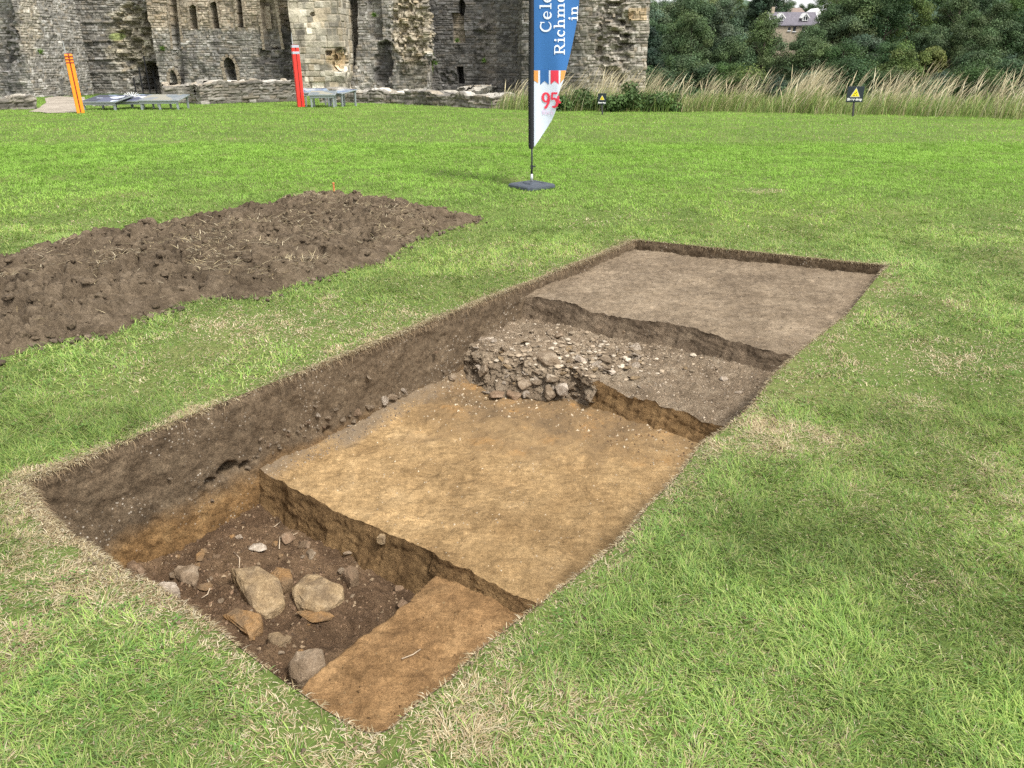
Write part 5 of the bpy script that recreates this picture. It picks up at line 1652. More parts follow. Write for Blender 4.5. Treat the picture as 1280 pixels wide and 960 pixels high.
# ------------------------------------------------------------------ tall grass on the edge
def tall_grass():
    parts = []
    n = 60000
    x = rng.uniform(-2.4, 27, n); off = rng.random(n) ** .9
    depth = 5.2
    y = np.interp(x, le[:, 0], le[:, 1]) + .25 * fbm(x * 1.2, x * 0 + 3, 111, 3) - .15 + off * depth + .25 * rng.normal(0, 1, n)
    pat = fbm(x * .9, y * .9, 341, 3)
    keep = (y < 33.5) & (x > -2.0 + .3 * (y - 26)) & (rng.random(n) < np.clip(.7 + .5 * pat, .2, 1))
    x, y, off, pat = x[keep], y[keep], off[keep], pat[keep]; n = len(x)
    z = gz(x, y) - .02
    small = np.clip((1.3 - x) / 2.5, 0, 1)            # shorter towards the low wall
    # green blades
    g_ = rng.random(n) < .62
    k = np.where(g_)[0]; m_ = len(k)
    col = np.array([[.20, .29, .07], [.28, .33, .11], [.14, .23, .055], [.36, .35, .16]])[rng.integers(0, 4, m_)] * (.7 + .6 * rng.random((m_, 1)))
    L = (.35 + .50 * rng.random(m_)) * (1 + .45 * pat[k]) * (1 - .45 * small[k])
    parts.append(blades(np.column_stack([x[k], y[k], z[k]]), rng.normal(.0, .9, m_), .08 + .35 * rng.random(m_), L, .012 + .012 * rng.random(m_), col, .3 + .6 * rng.random(m_), '', None, 3))
    # straw stems with seed heads
    k = np.where(~g_ & (rng.random(n) < np.clip(.26 + .46 * pat, .04, 1)))[0]; m_ = len(k)
    col = np.array([[.56, .49, .31], [.64, .58, .40], [.49, .42, .26], [.54, .45, .29]])[rng.integers(0, 4, m_)] * (.75 + .45 * rng.random((m_, 1)))
    L = (.68 + .86 * rng.random(m_) ** 1.2) * (1 + .30 * pat[k]) * (1 - .5 * small[k]) * (1 + .12 * np.clip(off[k], 0, 1))
    tl = .12 + .28 * rng.random(m_) + .12 * fbm(x[k] * .8, y[k] * .8, 342, 2); bd = .35 + .45 * rng.random(m_); az = rng.normal(.1, .5, m_)
    v, f, c = blades(np.column_stack([x[k], y[k], z[k]]), az, tl, L, .008 + .006 * rng.random(m_), col, bd, '', None, 4)
    # swell the upper part into a seed head
    V = v.reshape(m_, 9, 3); mid = (V[:, 6] + V[:, 7]) / 2
    wgt = rng.uniform(1.6, 3.6, (m_, 1))
    V[:, 6] = mid + (V[:, 6] - mid) * wgt; V[:, 7] = mid + (V[:, 7] - mid) * wgt
    parts.append((V.reshape(-1, 3), f, c))
    return merge(parts)
v, f, c = tall_grass()
o = mesh_np('tall_grass', v, f, M['weed'], cols=c)
tag(o, 'tall dry seeding grass along the cliff edge', 'tall grass', kind='stuff')

def bush(name, px_, py_, wpx, hpx, dep, n, col, label, cat, lsz=.05, seed=1, yoff=0.0):
    p = ground(px_, py_); m_ = PXM(p); p[1] += yoff; p[2] = float(gz(p[0], p[1]))
    W_, H_ = wpx / m_, hpx / m_
    r3 = np.random.default_rng(seed)
    t_ = empty(name, p); tag(t_, label, cat)
    cs, ns, cl = [], [], []
    for i in range(26):
        c0 = np.array([r3.uniform(-.5, .5) * W_, r3.uniform(-.5, .5) * dep, 0]); 
        hh = H_ * (1 - .6 * (abs(c0[0]) / (W_ * .55)) ** 2) * r3.uniform(.45, 1.12)
        c0[2] = hh * r3.uniform(.25, .85)
        q = r3.normal(0, 1, (n // 26, 3)); q /= np.linalg.norm(q, axis=1)[:, None]
        cs.append(c0 + q * np.array([.13 * W_, .2, .22 * H_]) * r3.uniform(.4, 1.1, (n // 26, 1))); ns.append(q + np.array([0, 0, .5]))
        cl.append(np.array(col) * r3.uniform(.65, 1.35) * r3.uniform(.75, 1.25, (n // 26, 1)))
    cs = np.concatenate(cs); cs[:, 2] = np.abs(cs[:, 2])
    v, f, c = leafs(cs, np.concatenate(ns), lsz * rng.uniform(.6, 1.4, len(cs)), np.concatenate(cl))
    mesh_np('foliage', v, f, M['weed'], t_, cols=c)
    bm = bmesh.new(); 
    for i in range(7):
        a_ = r3.uniform(-.35, .35) * W_; add_tube(bm, [(a_ * .5, 0, -.05), (a_ * .8, .05, H_ * .4), (a_, 0, H_ * .75)], [.012, .009, .005], 5)
    mesh_bm('stem', bm, M['bark'], t_)
    return t_
bush('bramble_bush', 800, 140, 100, 36, 1.6, 6500, (.085, .145, .045), 'dark green leafy bramble bush right of the smaller warning sign', 'bush', .055, 2, .55)
bush('bramble_bush', 722, 139, 56, 30, 1.2, 3000, (.085, .14, .045), 'green leafy bush between the banner and the smaller warning sign', 'bush', .05, 3, .45)
bush('bramble_bush', 838, 118, 56, 24, 1.3, 2000, (.06, .11, .035), 'rounded dark bush in the tall grass by the castle corner', 'bush', .05, 4, .5)
bush('bramble_bush', 1160, 128, 60, 18, 1.0, 1200, (.07, .12, .04), 'low green weeds under the tall grass right of the larger sign', 'bush', .05, 5, .4)
for i, (a_, b2, nn, lb) in enumerate([(617, 133, 9, 'yellow ragwort in bloom at the end of the low rubble wall'), (636, 134, 4, 'small yellow wildflower in the grass left of the banner'), (903, 131, 5, 'yellow ragwort flower in the tall grass right of the bramble')]):
    p = ground(a_, b2); p[1] += (.6 if i == 2 else 0); p[2] = float(gz(p[0], p[1])); t_ = empty('ragwort', p); tag(t_, lb, 'wildflower')
    bm = bmesh.new(); bf = bmesh.new(); r3 = random.Random(i)
    hh = (.42, .22, .62)[i]
    for q in range(nn):
        tip = Vector((r3.uniform(-.12, .12), r3.uniform(-.1, .1), hh * r3.uniform(.85, 1.1)))
        add_tube(bm, [(0, 0, -.03), (tip.x * .4, tip.y * .4, tip.z * .6), tip], [.008, .006, .004], 5)
        for s_ in range(5):
            bmesh.ops.create_icosphere(bf, subdivisions=1, radius=.022, matrix=Matrix.Translation(tip + Vector((r3.uniform(-.05, .05), r3.uniform(-.04, .04), r3.uniform(-.015, .02)))) @ Matrix.Diagonal((1.2, 1.2, .5, 1)))
    mesh_bm('stem', bm, plain('green_stem', (.10, .16, .04), .7), t_); mesh_bm('flower_head', bf, plain('yellow_petals', (.75, .52, .02), .6), t_)
# small ferns growing on the walls
ferns = [(545, 80, 49.6, 'small fern on the dark recessed wall left of the low opening'), (605, 77, 49.5, 'bright green fern on the dark recessed wall right of the low opening'), (571, 52, 49.6, 'green tuft on the sill of the blocked niche'),
         (468, 20, 47.8, 'green tuft high on the middle castle wall'), (51, 66, 43.6, 'green plant at the edge of the left tower'), (186, 4, 50.7, 'green tuft high beside the hall corner'), (203, 62, 49.4, 'small green plant beside the hall corner'), (95, 68, 51.3, 'grassy tuft on a ledge of the back wall')]
for i, (a_, b2, Y_, lb) in enumerate(ferns):
    p = at_y(a_, b2, Y_ - .12); n = 90
    t_ = rng.normal(0, 1, (n, 3)) * np.array([.14, .06, .14]); 
    v, f, c = blades(np.zeros((n, 3)) + rng.normal(0, .03, (n, 3)), rng.random(n) * 6.28, .3 + 1.2 * rng.random(n), .12 + .24 * rng.random(n), .03 + .03 * rng.random(n), np.array([.14, .24, .05]) * (.6 + .7 * rng.random((n, 1))), .5 + .5 * rng.random(n), '', None, 2)
    o = mesh_np('wall_fern', v, f, M['weed'], cols=c); o.location = [float(q) for q in p]
    tag(o, lb, 'fern', 'plants growing on the castle walls')

# ------------------------------------------------------------------ feather banner
FB = ground(664.5, 234.5); FY = float(FB[1])
banner = empty('feather_banner', (float(FB[0]), FY, float(FB[2])))
tag(banner, 'tall blue and white feather banner on a black pole with square base', 'banner')
bl = np.array(banner.location)
M['blackplastic'] = plain('black_plastic', (.022, .024, .028), .55, var=.2)
M['bluegreyplastic'] = plain('dark_slate_plastic', (.045, .055, .07), .5, var=.15)
M['galv'] = plain('galvanised_steel', (.45, .46, .47), .45, .6)
M['sleeve'] = plain('black_sleeve', (.012, .013, .016), .8, var=.2)
def fabric(name, c):
    m, t, b = new_mat(name)
    v_ = t.nodes.new('ShaderNodeTexCoord').outputs['Object']
    n1 = noise(t, 220, 2, .5, v_)
    g_ = ramp(t, n1.outputs[0], [(.3, tuple(q * .92 for q in c)), (.7, tuple(min(1, q * 1.06) for q in c))])
    t.links.new(g_.outputs[0], b.inputs['Base Color']); b.inputs['Roughness'].default_value = .75; b.inputs['Specular IOR Level'].default_value = .2
    tr = t.nodes.new('ShaderNodeBsdfTranslucent'); t.links.new(g_.outputs[0], tr.inputs['Color'])
    ms = N(t, 'ShaderNodeMixShader'); ms.inputs[0].default_value = .22
    t.links.new(b.outputs[0], ms.inputs[1]); t.links.new(tr.outputs[0], ms.inputs[2]); t.links.new(ms.outputs[0], t.nodes['Material Output'].inputs['Surface'])
    return m
M['fblue'] = fabric('blue_fabric', (.045, .155, .40)); M['fwhite'] = fabric('white_fabric', (.66, .71, .83)); M['forange'] = fabric('orange_fabric', (.72, .34, .10))
M['fred'] = fabric('red_fabric', (.78, .06, .10)); M['fpink'] = fabric('pale_pink_print', (.74, .55, .72)); M['fink'] = fabric('white_print', (.80, .84, .88))
def fpt(px_, py_, out=0.0):
    p = at_y(px_, py_, FY)
    lx, lz = p[0] - bl[0], p[2] - bl[2]
    k = max(0, lx - .05)
    wv = .035 * math.sin(lx * 9 + lz * 1.3) * min(1, k * 4) + .02 * math.sin(lz * 3.1 + lx * 4) * min(1, k * 4) + .10 * k
    return Vector((lx, wv - out, lz))
RIGHT = [(668.2, 183), (676, 172), (684, 160), (690, 150), (694, 140), (696, 131), (700.5, 125.5), (697, 120.5), (700.5, 110), (704.5, 100), (707.5, 89), (712, 72), (716, 55), (720, 37), (723, 20), (725, 0), (726, -40), (725, -100), (720, -170), (708, -240), (690, -290), (672, -315)]
RIGHT = RIGHT[::-1]
ry_ = [p[1] for p in RIGHT]; rx_ = [p[0] for p in RIGHT]
def flag_grid(name, y0, y1, mat, nr, nc=26):
    V = []
    for i in range(nr):
        yy = y0 + (y1 - y0) * i / (nr - 1)
        xr_ = float(np.interp(yy, ry_, rx_)); xl_ = 667.2 - max(0, -yy) * .004
        for j_ in range(nc): V.append(fpt(xl_ + (xr_ - xl_) * j_ / (nc - 1), yy))
    return mesh_np(name, np.array(V), grid_faces(nr, nc), mat, banner, True)
bluep = flag_grid('blue_panel', -315, 88, M['fblue'], 90)
whitep = flag_grid('white_panel', 88, 183, M['fwhite'], 50)
def fpoly(bm, pts, out=.004, sub=1):
    vs2 = [bm.verts.new(fpt(x_, y_, out)) for x_, y_ in pts]
    return bm.faces.new(vs2)
def fstroke(bm, pts, wd, out=.004):
    """a pen stroke of width wd px along pts, wd may be a list"""
    pts = [np.array(p, float) for p in pts]
    if isinstance(wd, (int, float)):
        q = [pts[0]]
        for a_, b_ in zip(pts, pts[1:]):
            k = max(1, int(np.hypot(*(b_ - a_)) / 1.5)); q += [a_ + (b_ - a_) * i / k for i in range(1, k + 1)]
        pts = q
    n = len(pts); wd = list(wd) if isinstance(wd, (list, tuple)) else [wd] * n
    wd = (wd + [wd[-1]] * n)[:n]
    Ls, Rs = [], []
    for i in range(n):
        t_ = pts[min(i + 1, n - 1)] - pts[max(i - 1, 0)]; t_ = t_ / (np.hypot(*t_) + 1e-9)
        nn = np.array([-t_[1], t_[0]]) * wd[i] / 2
        Ls.append(bm.verts.new(fpt(*(pts[i] + nn), out))); Rs.append(bm.verts.new(fpt(*(pts[i] - nn), out)))
    for i in range(n - 1): bm.faces.new((Ls[i], Ls[i + 1], Rs[i + 1], Rs[i]))
def ribbon(x0, x1, y0, y1, notch, mat, name, parent):
    bm = bmesh.new(); xm = (x0 + x1) / 2
    fpoly(bm, [(x0, y0), (xm, y0), (xm, notch), (x0, y1)]); fpoly(bm, [(xm, y0), (x1, y0), (x1, y1), (xm, notch)])
    return mesh_bm(name, bm, mat, parent)
ribbon(675.3, 686, 87, 105.7, 101.2, M['fblue'], 'ribbon', whitep)
ribbon(688.3, 698.2, 88, 105.2, 101, M['fred'], 'ribbon', whitep)
bm = bmesh.new(); fpoly(bm, [(667.4, 88), (672.8, 88), (672.8, 104), (667.4, 100.5)]); mesh_bm('ribbon', bm, M['forange'], whitep)
bm = bmesh.new(); fpoly(bm, [(701, 88), (707.6, 88), (705, 98), (702.8, 101), (700.2, 104)]); mesh_bm('ribbon', bm, M['forange'], whitep)
# lettering. glyphs are drawn upright in a box (a along the line of writing, h up) and laid up the flag
def arc(cx, cy, rx, ry, a0, a1, n=14):
    return [(cx + rx * math.cos(R(a0 + (a1 - a0) * i / n)), cy + ry * math.sin(R(a0 + (a1 - a0) * i / n))) for i in range(n + 1)]
def glyph(ch):
    """list of (points, width) in units of cap height; advance"""
    T, t_, s_ = .17, .085, .09
    def serif(x, y, w_=.34): return ([(x - w_ / 2, y), (x + w_ / 2, y)], s_)
    if ch == 'C': return [(arc(.44, .5, .36, .455, 52, 308, 22), [t_ + (T - t_) * math.sin(math.pi * i / 22) for i in range(23)]), ([(.70, .60), (.70, .98)], .09), ([(.66, .13), (.74, .26)], .06)], .92
    if ch == 'e': return [(arc(.32, .345, .245, .305, 0, 318, 20), [.08 + .10 * max(0, math.sin(math.pi * (i / 20 - .1))) for i in range(21)]), ([(.10, .345), (.57, .345)], .075)], .74
    if ch == 'l': return [([(.22, 0), (.22, 1.04)], T), serif(.22, .045, .42), ([(.03, 1.0), (.25, 1.0)], s_)], .47
    if ch == 'R': return [([(.20, 0), (.20, 1)], T), ([(.0, .045), (.42, .045)], s_), ([(.02, .955), (.5, .955)], s_), (arc(.48, .73, .24, .225, 90, -90, 12), [s_ + .08 * math.sin(math.pi * i / 12) for i in range(13)]), ([(.2, .505), (.5, .505)], s_), ([(.46, .5), (.74, .04)], T), ([(.66, .045), (.92, .045)], s_)], .98
    if ch == 'i': return [([(.22, 0), (.22, .66)], T), serif(.22, .045, .42), ([(.03, .62), (.25, .62)], s_), (arc(.20, .88, .055, .055, 0, 360, 10), .11)], .47
    if ch == 'c': return [(arc(.32, .34, .24, .30, 48, 312, 18), [.09 + .08 * math.sin(math.pi * i / 18) for i in range(19)]), ([(.50, .42), (.50, .64)], .08)], .66
    if ch in 'hnm':
        H_ = 1.04 if ch == 'h' else .66
        st = [([(.20, 0), (.20, H_)], T), serif(.20, .045, .38), ([(.02, H_ - .04), (.22, H_ - .04)], s_)]
        x = .20
        for q in range(2 if ch == 'm' else 1):
            st += [([(x + .05, .46)] + arc(x + .24, .42, .17, .20, 150, 20, 8) + [(x + .41, .36), (x + .41, 0)], [.07] * 3 + [.09] * 4 + [.15] * 3 + [.17]), serif(x + .41, .045, .36)]
            x += .41
        return st, x + .26
    if ch == 'o': return [(arc(.33, .34, .245, .30, 0, 360, 24), [.10 + .07 * abs(math.cos(math.pi * 2 * i / 24)) for i in range(25)])], .72
    if ch == 'd': return [(arc(.30, .34, .225, .30, 30, 330, 18), .14), ([(.53, 0), (.53, 1.04)], T), ([(.36, 1.0), (.56, 1.0)], s_), ([(.5, .045), (.72, .045)], s_)], .76
    if ch == 'b': return [([(.20, 0), (.20, 1.04)], T), ([(.02, 1.0), (.22, 1.0)], s_), (arc(.40, .34, .225, .30, 150, -150, 18), .14)], .74
    if ch == 'r': return [([(.20, 0), (.20, .66)], T), serif(.20, .045, .4), ([(.02, .62), (.22, .62)], s_), (arc(.42, .38, .17, .22, 150, 60, 6), .11)], .58
    if ch == 'a': return [(arc(.30, .46, .17, .17, 150, 0, 8) + [(.47, .05)], .14), (arc(.29, .20, .17, .15, 20, 340, 12), .10), ([(.44, .045), (.62, .045)], s_)], .66
    if ch == 't': return [([(.22, .92), (.22, .14)], T), (arc(.36, .16, .14, .12, 180, 320, 6), .10), ([(.04, .62), (.46, .62)], s_)], .52
    if ch == '9': return [(arc(.33, .66, .24, .27, 0, 360, 24), [.11 + .06 * abs(math.cos(math.pi * 2 * i / 24)) for i in range(25)]), ([(.575, .62), (.53, .32), (.36, .04), (.22, -.02)], .15)], .66
    if ch == '5': return [([(.14, .93), (.58, .93)], .13), ([(.17, .95), (.14, .50)], .12), (arc(.30, .32, .26, .27, 120, -120, 18), [.11 + .06 * math.sin(math.pi * i / 18) for i in range(19)])], .66
    if ch == '0': return [(arc(.34, .47, .25, .43, 0, 360, 24), [.11 + .07 * abs(math.cos(math.pi * 2 * i / 24)) for i in range(25)])], .70
def word(bm, txt, x0, y0, cap, mode='up', track=1.0, out=.004):
    a_ = 0
    for ch in txt:
        g_, adv = glyph(ch)
        for k_, (pts2, wd) in enumerate(g_):
            f_ = (lambda p: (x0 - p[1] * cap, y0 - (a_ + p[0]) * cap * track)) if mode == 'up' else (lambda p: (x0 + (a_ + p[0]) * cap * track, y0 - p[1] * cap))
            w2 = [q * cap for q in wd] if isinstance(wd, list) else wd * cap
            fstroke(bm, [f_(p) for p in pts2], w2, out + .003 + .0006 * (k_ % 4))
        a_ += adv
bm = bmesh.new(); word(bm, 'Celebrate', 689.2, 40.2, 14.2, track=1.22); mesh_bm('lettering', bm, M['fink'], bluep)
bm = bmesh.new(); word(bm, 'Richmond', 706, 68.3, 13.4, track=1.15); mesh_bm('lettering', bm, M['fink'], bluep)
bm = bmesh.new(); word(bm, 'in', 723, 25.6, 12.2, track=1.2); mesh_bm('lettering', bm, M['fink'], bluep)
bm = bmesh.new(); word(bm, '95', 677.2, 134.6, 19.5, mode='across', track=.80, out=.005)
fstroke(bm, arc(703.5, 122.5, 6.0, 7.0, 205, 120, 6), 2.6, .006)
mesh_bm('lettering', bm, M['fred'], whitep)
bm = bmesh.new(); word(bm, 'Rich', 677.6, 143, 5.2, mode='across', track=.95); mesh_bm('lettering', bm, M['fpink'], whitep)
# pole, sleeve, base
bm = bmesh.new()
V0 = [fpt(663.2, 184.5), fpt(662.6, 120), fpt(662.5, 40), fpt(663, -60), fpt(664, -200), fpt(668, -300), fpt(674, -318)]
# flat black sleeve seam along the pole
prev = None
for i, (px0, px1, py_) in enumerate([(661.6, 666.8, 186), (660.6, 667.6, 182), (660.2, 667.5, 120), (660.6, 667.6, 60), (661.2, 667.5, 0), (661.5, 668, -100), (663, 669, -200), (666, 672.5, -290), (671, 676, -319)]):
    a_, b2 = fpt(px0, py_), fpt(px1, py_)
    ring = [bm.verts.new(q) for q in (a_ + Vector((0, 0, 0)), (a_ + b2) / 2 + Vector((0, -.022, 0)), b2, (a_ + b2) / 2 + Vector((0, .022, 0)))]
    if prev:
        for s_ in range(4): bm.faces.new((prev[s_], ring[s_], ring[(s_ + 1) % 4], prev[(s_ + 1) % 4]))
    prev = ring
mesh_bm('sleeve', bm, M['sleeve'], banner, True)
bm = bmesh.new(); add_tube(bm, [(0, 0, .16), (0, 0, .30), (-.004, 0, .62)], [.014, .011, .011], 10)
pole = mesh_bm('pole', bm, M['blackplastic'], banner, True)
bm = bmesh.new(); add_box(bm, (0, 0, .255), (.035, .03, .05), bevel=.006); add_box(bm, (.028, 0, .262), (.04, .014, .014), bevel=.003)
mesh_bm('clamp', bm, M['blackplastic'], pole)
bm = bmesh.new(); add_tube(bm, [(0, 0, .06), (0, 0, .17)], [.018, .016], 12); mesh_bm('spigot', bm, M['galv'], banner, True)
bm = bmesh.new()
rz_ = R(40)
def sq(s_, z, cut=.18):
    out_ = []
    for k_ in range(4):
        for e in (-1, 1):
            a_ = k_ * math.pi / 2
            p = Vector((s_, e * s_ * (1 - cut), 0)); p = Matrix.Rotation(a_ + rz_, 3, 'Z') @ p
            out_.append(bm.verts.new((p.x, p.y, z)))
    return out_
rings = [sq(.222, -.01), sq(.232, .012), sq(.228, .038), sq(.205, .052), sq(.14, .058), sq(.13, .048), sq(.09, .050), sq(.075, .066), sq(.035, .075)]
for r0, r1 in zip(rings, rings[1:]):
    for k_ in range(8): bm.faces.new((r0[k_], r0[(k_ + 1) % 8], r1[(k_ + 1) % 8], r1[k_]))
bm.faces.new(rings[0][::-1]); bm.faces.new(rings[-1])
mesh_bm('base', bm, M['bluegreyplastic'], banner)

# ------------------------------------------------------------------ warning signs
M['signblack'] = plain('sign_black', (.012, .020, .026), .4, var=.1)
M['signyellow'] = plain('sign_yellow', (.80, .62, .01), .45, var=.05)
M['signgrey'] = plain('sign_grey_border', (.38, .38, .36), .45, var=.05)
M['stake'] = plain('grey_timber_stake', (.05, .048, .048), .85, var=.3)
def warn_sign(px_, pyb, x0, x1, y0, y1, label, lean=0.0):
    p = ground(px_, pyb); m_ = PXM(p)
    t_ = empty('warning_sign', p); tag(t_, label, 'sign', 'cliff warning signs')
    W_ = (x1 - x0) / m_; H_ = (y1 - y0) / m_ / math.cos(TH) * 1.0
    z0_ = float(at_y((x0 + x1) / 2, y1, p[1])[2] - p[2]); z1_ = float(at_y((x0 + x1) / 2, y0, p[1])[2] - p[2]); H_ = z1_ - z0_
    xo = float(at_y((x0 + x1) / 2, (y0 + y1) / 2, p[1])[0] - p[0])
    bm = bmesh.new(); add_box(bm, (xo * .5, .03, (z0_ + .05) / 2), (.05, .05, z0_ + .25), bevel=.006, rot=Matrix.Rotation(math.atan2(xo, z0_) * .8, 3, 'Y'))
    mesh_bm('stake', bm, M['stake'], t_)
    bm = bmesh.new(); add_box(bm, (xo, 0, (z0_ + z1_) / 2), (W_, .02, H_), bevel=.006)
    pn = mesh_bm('panel', bm, M['signblack'], t_)
    def tri(s_, zc, y, mat, nm, th_=.003):
        bm = bmesh.new()
        a_ = [(xo - s_ / 2, zc - s_ * .40), (xo + s_ / 2, zc - s_ * .40), (xo, zc + s_ * .50)]
        f_ = [bm.verts.new((q[0], y - th_, q[1])) for q in a_]; b2 = [bm.verts.new((q[0], y, q[1])) for q in a_]
        bm.faces.new(f_)
        for k_ in range(3): bm.faces.new((f_[k_], f_[(k_ + 1) % 3], b2[(k_ + 1) % 3], b2[k_]))
        return mesh_bm(nm, bm, mat, pn)
    zc = z0_ + H_ * .60; s_ = W_ * .62
    tri(s_, zc, -.0105, M['signgrey'], 'triangle_border'); tri(s_ * .80, zc - .004, -.0140, M['signyellow'], 'triangle')
    # falling figure over a broken ledge
    bm = bmesh.new()
    def bar(q0, q1, wd):
        q0, q1 = Vector((xo + q0[0] * s_, 0, zc + q0[1] * s_)), Vector((xo + q1[0] * s_, 0, zc + q1[1] * s_)); d_ = q1 - q0
        add_box(bm, ((q0 + q1) / 2) + Vector((0, -.0185, 0)), (d_.length, .002, wd * s_), rot=Matrix.Rotation(-math.atan2(d_.z, d_.x), 3, 'Y'))
    bar((-.22, -.22), (-.04, -.22), .07); bar((-.06, -.08), (.06, .02), .07); bar((.05, .01), (.13, .09), .04); bar((-.05, -.08), (-.14, -.02), .04); bar((.08, -.16), (.16, -.26), .05)
    bmesh.ops.create_icosphere(bm, subdivisions=2, radius=.045 * s_, matrix=Matrix.Translation((xo + .10 * s_, -.0185, zc + .06 * s_)) @ Matrix.Diagonal((1, .05, 1, 1)))
    mesh_bm('pictogram', bm, M['signblack'], pn)
    cu = bpy.data.curves.new('lettering', 'FONT'); cu.body = 'Sheer drop'; cu.size = W_ * .195; cu.align_x = 'CENTER'; cu.extrude = .001; cu.offset = .0035
    cu.materials.append(M['white'])
    tmp = bpy.data.objects.new('lettering', cu); COL.objects.link(tmp); bpy.context.view_layer.update()
    me = bpy.data.meshes.new_from_object(tmp.evaluated_get(bpy.context.evaluated_depsgraph_get())); bpy.data.objects.remove(tmp)
    o = link(bpy.data.objects.new('lettering', me), pn); o.location = (xo, -.013, z0_ + H_ * .115); o.rotation_euler = (math.pi / 2, 0, 0)
    return t_
warn_sign(1066.6, 146, 1058.8, 1079.3, 108, 127.8, 'larger black and yellow sheer drop sign in the open stretch of tall grass')
warn_sign(753.2, 143.5, 747.4, 757.8, 116.6, 130.6, 'smaller black and yellow sheer drop sign in front of the bramble bushes')

# ------------------------------------------------------------------ display posts and tables
M['orange'] = plain('orange_paint', (.85, .26, .015), .4, var=.06); M['darkred'] = plain('dark_red_paint', (.20, .02, .012), .5)
M['red'] = plain('red_paint', (.72, .035, .025), .4, var=.06); M['silver'] = plain('silver_paint', (.42, .44, .50), .4, .3)
def display_post(pxb, pyb, wpx, pytop, pyspike, col, groove, bands, bandcol, label, rz_):
    p = ground(pxb, pyb); m_ = PXM(p)
    t_ = empty('marker_post', p, rz_); tag(t_, label, 'post', 'coloured marker posts')
    H_ = float(at_y(pxb, pytop, p[1])[2] - p[2]); W_ = wpx / m_ / 1.25
    bm = bmesh.new(); add_box(bm, (0, 0, H_ / 2), (W_ * .86, W_ * .86, H_ + .04), bevel=.02)
    core = mesh_bm('core', bm, groove, t_)
    for (sx_, sy_) in ((-1, -1), (1, -1), (1, 1), (-1, 1)):
        bm = bmesh.new(); add_box(bm, (sx_ * W_ * .29, sy_ * W_ * .29, H_ / 2), (W_ * .44, W_ * .44, H_), bevel=.02)
        mesh_bm('corner_rail', bm, col, t_)
    for (f0, f1) in bands:
        bm = bmesh.new(); add_box(bm, (0, 0, H_ * (f0 + f1) / 2), (W_ * 1.05, W_ * 1.05, H_ * (f1 - f0)), bevel=.008); mesh_bm('band', bm, bandcol, t_)
    bm = bmesh.new(); z1_ = float(at_y(pxb, pyspike, p[1])[2] - p[2])
    add_tube(bm, [(-W_ * .3, 0, H_ - .05), (-W_ * .3, 0, z1_)], [.02, .008], 6); mesh_bm('spike', bm, M['galv'], t_)
    return t_
display_post(101, 141.5, 10.5, 67.5, 51, M['orange'], M['darkred'], [(.845, .868), (.895, .918), (.945, .968)], M['darkred'], 'orange square marker post with dark red bands beside the gravel path', R(30))
display_post(376.5, 134, 10, 56.5, 41, M['red'], M['darkred'], [(.86, .90), (.96, 1.0)], M['silver'], 'red square marker post with silver bands beside the grouped display tables', R(25))
M['legmetal'] = plain('pale_grey_metal', (.27, .30, .30), .45, .3, var=.1)
def print_mat(name, cols, scale):
    m, t, b = new_mat(name)
    v_ = t.nodes.new('ShaderNodeTexCoord').outputs['Object']
    vo = N(t, 'ShaderNodeTexVoronoi', Scale=scale, distance='CHEBYCHEV'); t.links.new(v_, vo.inputs['Vector'])
    sp = N(t, 'ShaderNodeSeparateColor'); t.links.new(vo.outputs['Color'], sp.inputs[0])
    r_ = ramp(t, sp.outputs[0], [(i / len(cols), c_) for i, c_ in enumerate(cols)]); r_.color_ramp.interpolation = 'CONSTANT'
    t.links.new(r_.outputs[0], b.inputs['Base Color']); b.inputs['Roughness'].default_value = .35
    return m
M['printdark'] = print_mat('dark_printed_board', [(.05, .055, .09), (.09, .10, .16), (.04, .045, .07), (.55, .60, .68), (.20, .25, .34)], 2.2)
M['printpale'] = print_mat('pale_printed_board', [(.20, .22, .235), (.28, .27, .22), (.15, .18, .20), (.32, .33, .33)], 2.0)
M['printmap'] = print_mat('blue_printed_board', [(.24, .27, .31), (.12, .17, .27), (.36, .38, .41), (.20, .27, .36), (.07, .09, .15)], 3.0)
def display_table(c, W_, D_, H_, rz_, mat, label, nleg=2, tilt=0.0):
    t_ = empty('display_table', (float(c[0]), float(c[1]), float(gz(c[0], c[1]))), rz_); tag(t_, label, 'table', 'outdoor display tables')
    bm = bmesh.new(); add_box(bm, (0, 0, H_ - .02), (W_, D_, .04), bevel=.008, rot=Matrix.Rotation(tilt, 3, 'X')); tp = mesh_bm('tabletop', bm, M['legmetal'], t_)
    bm = bmesh.new(); add_box(bm, (0, 0, H_ + .003), (W_ - .08, D_ - .08, .008), rot=Matrix.Rotation(tilt, 3, 'X')); mesh_bm('printed_board', bm, mat, tp)
    q_ = (D_ / 2 - .06) * math.tan(tilt)
    for sy_ in (-1, 1):
        bm = bmesh.new(); add_box(bm, (0, sy_ * (D_ / 2 - .06), H_ - .09 + sy_ * q_), (W_ - .1, .03, .08)); mesh_bm('apron', bm, M['legmetal'], t_)
    for i in range(nleg):
        for sy_ in (-1, 1):
            bm = bmesh.new(); x_ = -W_ / 2 + .1 + (W_ - .2) * i / (nleg - 1)
            hl = H_ - .05 + sy_ * (D_ / 2 - .1) * math.tan(tilt); add_box(bm, (x_, sy_ * (D_ / 2 - .1), hl / 2 - .02), (.07, .07, hl), bevel=.008); mesh_bm('leg', bm, M['legmetal'], t_)
    return t_
hgt = float(at_y(125, 124.5, ground(125, 139)[1])[2] - ground(125, 139)[2])
ta, tb, tc = ground(125, 137.5), ground(162, 136.5), ground(203, 137.5)
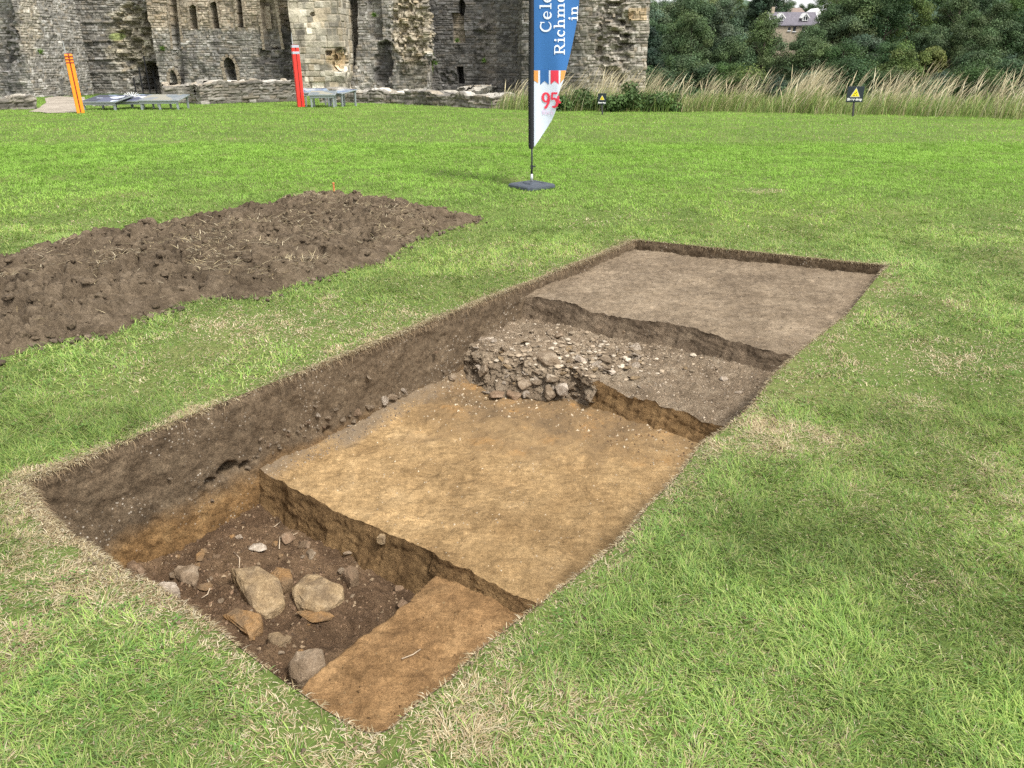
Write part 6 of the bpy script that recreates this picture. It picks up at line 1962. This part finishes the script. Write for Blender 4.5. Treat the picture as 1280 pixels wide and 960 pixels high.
display_table(ta + np.array([0, .7, 0]), 1.35, 1.5, hgt, R(-2), M['printdark'], 'dark printed display table nearest the orange post', 2, R(6))
fanp = tb + np.array([0, .7, 0])
display_table(fanp, 1.25, 1.5, hgt, R(0), M['printdark'], 'display table with white rays fanned over its dark top', 2, R(6))
display_table(tc + np.array([-.1, .55, 0]), 1.5, 1.3, hgt * 1.08, R(3), M['printpale'], 'pale topped display table in front of the short low stone wall', 3, R(6))
# white sunburst rays standing on the middle table
bm = bmesh.new()
for i in range(11):
    a_ = R(12 + 156 * i / 10)
    d_ = Vector((math.cos(a_) * .36, .05, math.sin(a_) * .19))
    c0 = Vector((0, -.35 + .03 * (i % 2), .03))
    add_box(bm, c0 + d_ * .62, (.72 * d_.length, .015, .022), rot=Matrix.Rotation(-math.atan2(d_.z, d_.x), 3, 'Y'))
fo = mesh_bm('sunburst_rays', bm, M['white']); fo.location = (float(fanp[0]), float(fanp[1]), float(gz(fanp[0], fanp[1])) + hgt)
tag(fo, 'fan of thin white rays standing on the middle display table', 'ornament')
rc = ground(402, 134.8)
hg2 = float(at_y(402, 116.5, rc[1])[2] - rc[2])
display_table(rc + np.array([.0, .45, 0]), 1.05, .9, hg2, R(6), M['printpale'], 'front display table with a pale top right of the red post', 2, R(7))
display_table(rc + np.array([-.55, 1.45, 0]), 1.1, 1.0, hg2 * 1.12, R(22), M['printmap'], 'blue topped display table behind the front one by the red post', 2, R(7))
display_table(rc + np.array([.55, 1.5, 0]), .8, 1.0, hg2 * 1.1, R(-30), M['printmap'], 'angled blue display table at the right of the group by the red post', 2, R(7))

# orange peg by the heap
p = at_z(418, 239, .12)
pg = ground(418, 243)
bm = bmesh.new(); add_tube(bm, [(0, 0, -.05), (0, 0, .10)], [.010, .010], 8); add_tube(bm, [(0, 0, .095), (0, 0, .11)], [.014, .014], 8)
o = mesh_bm('peg', bm, plain('orange_peg', (.52, .17, .07), .6)); o.location = (float(pg[0]), float(pg[1]) , float(gz(pg[0], pg[1])) + .03)
tag(o, 'small orange marker peg at the far end of the soil heap', 'peg')
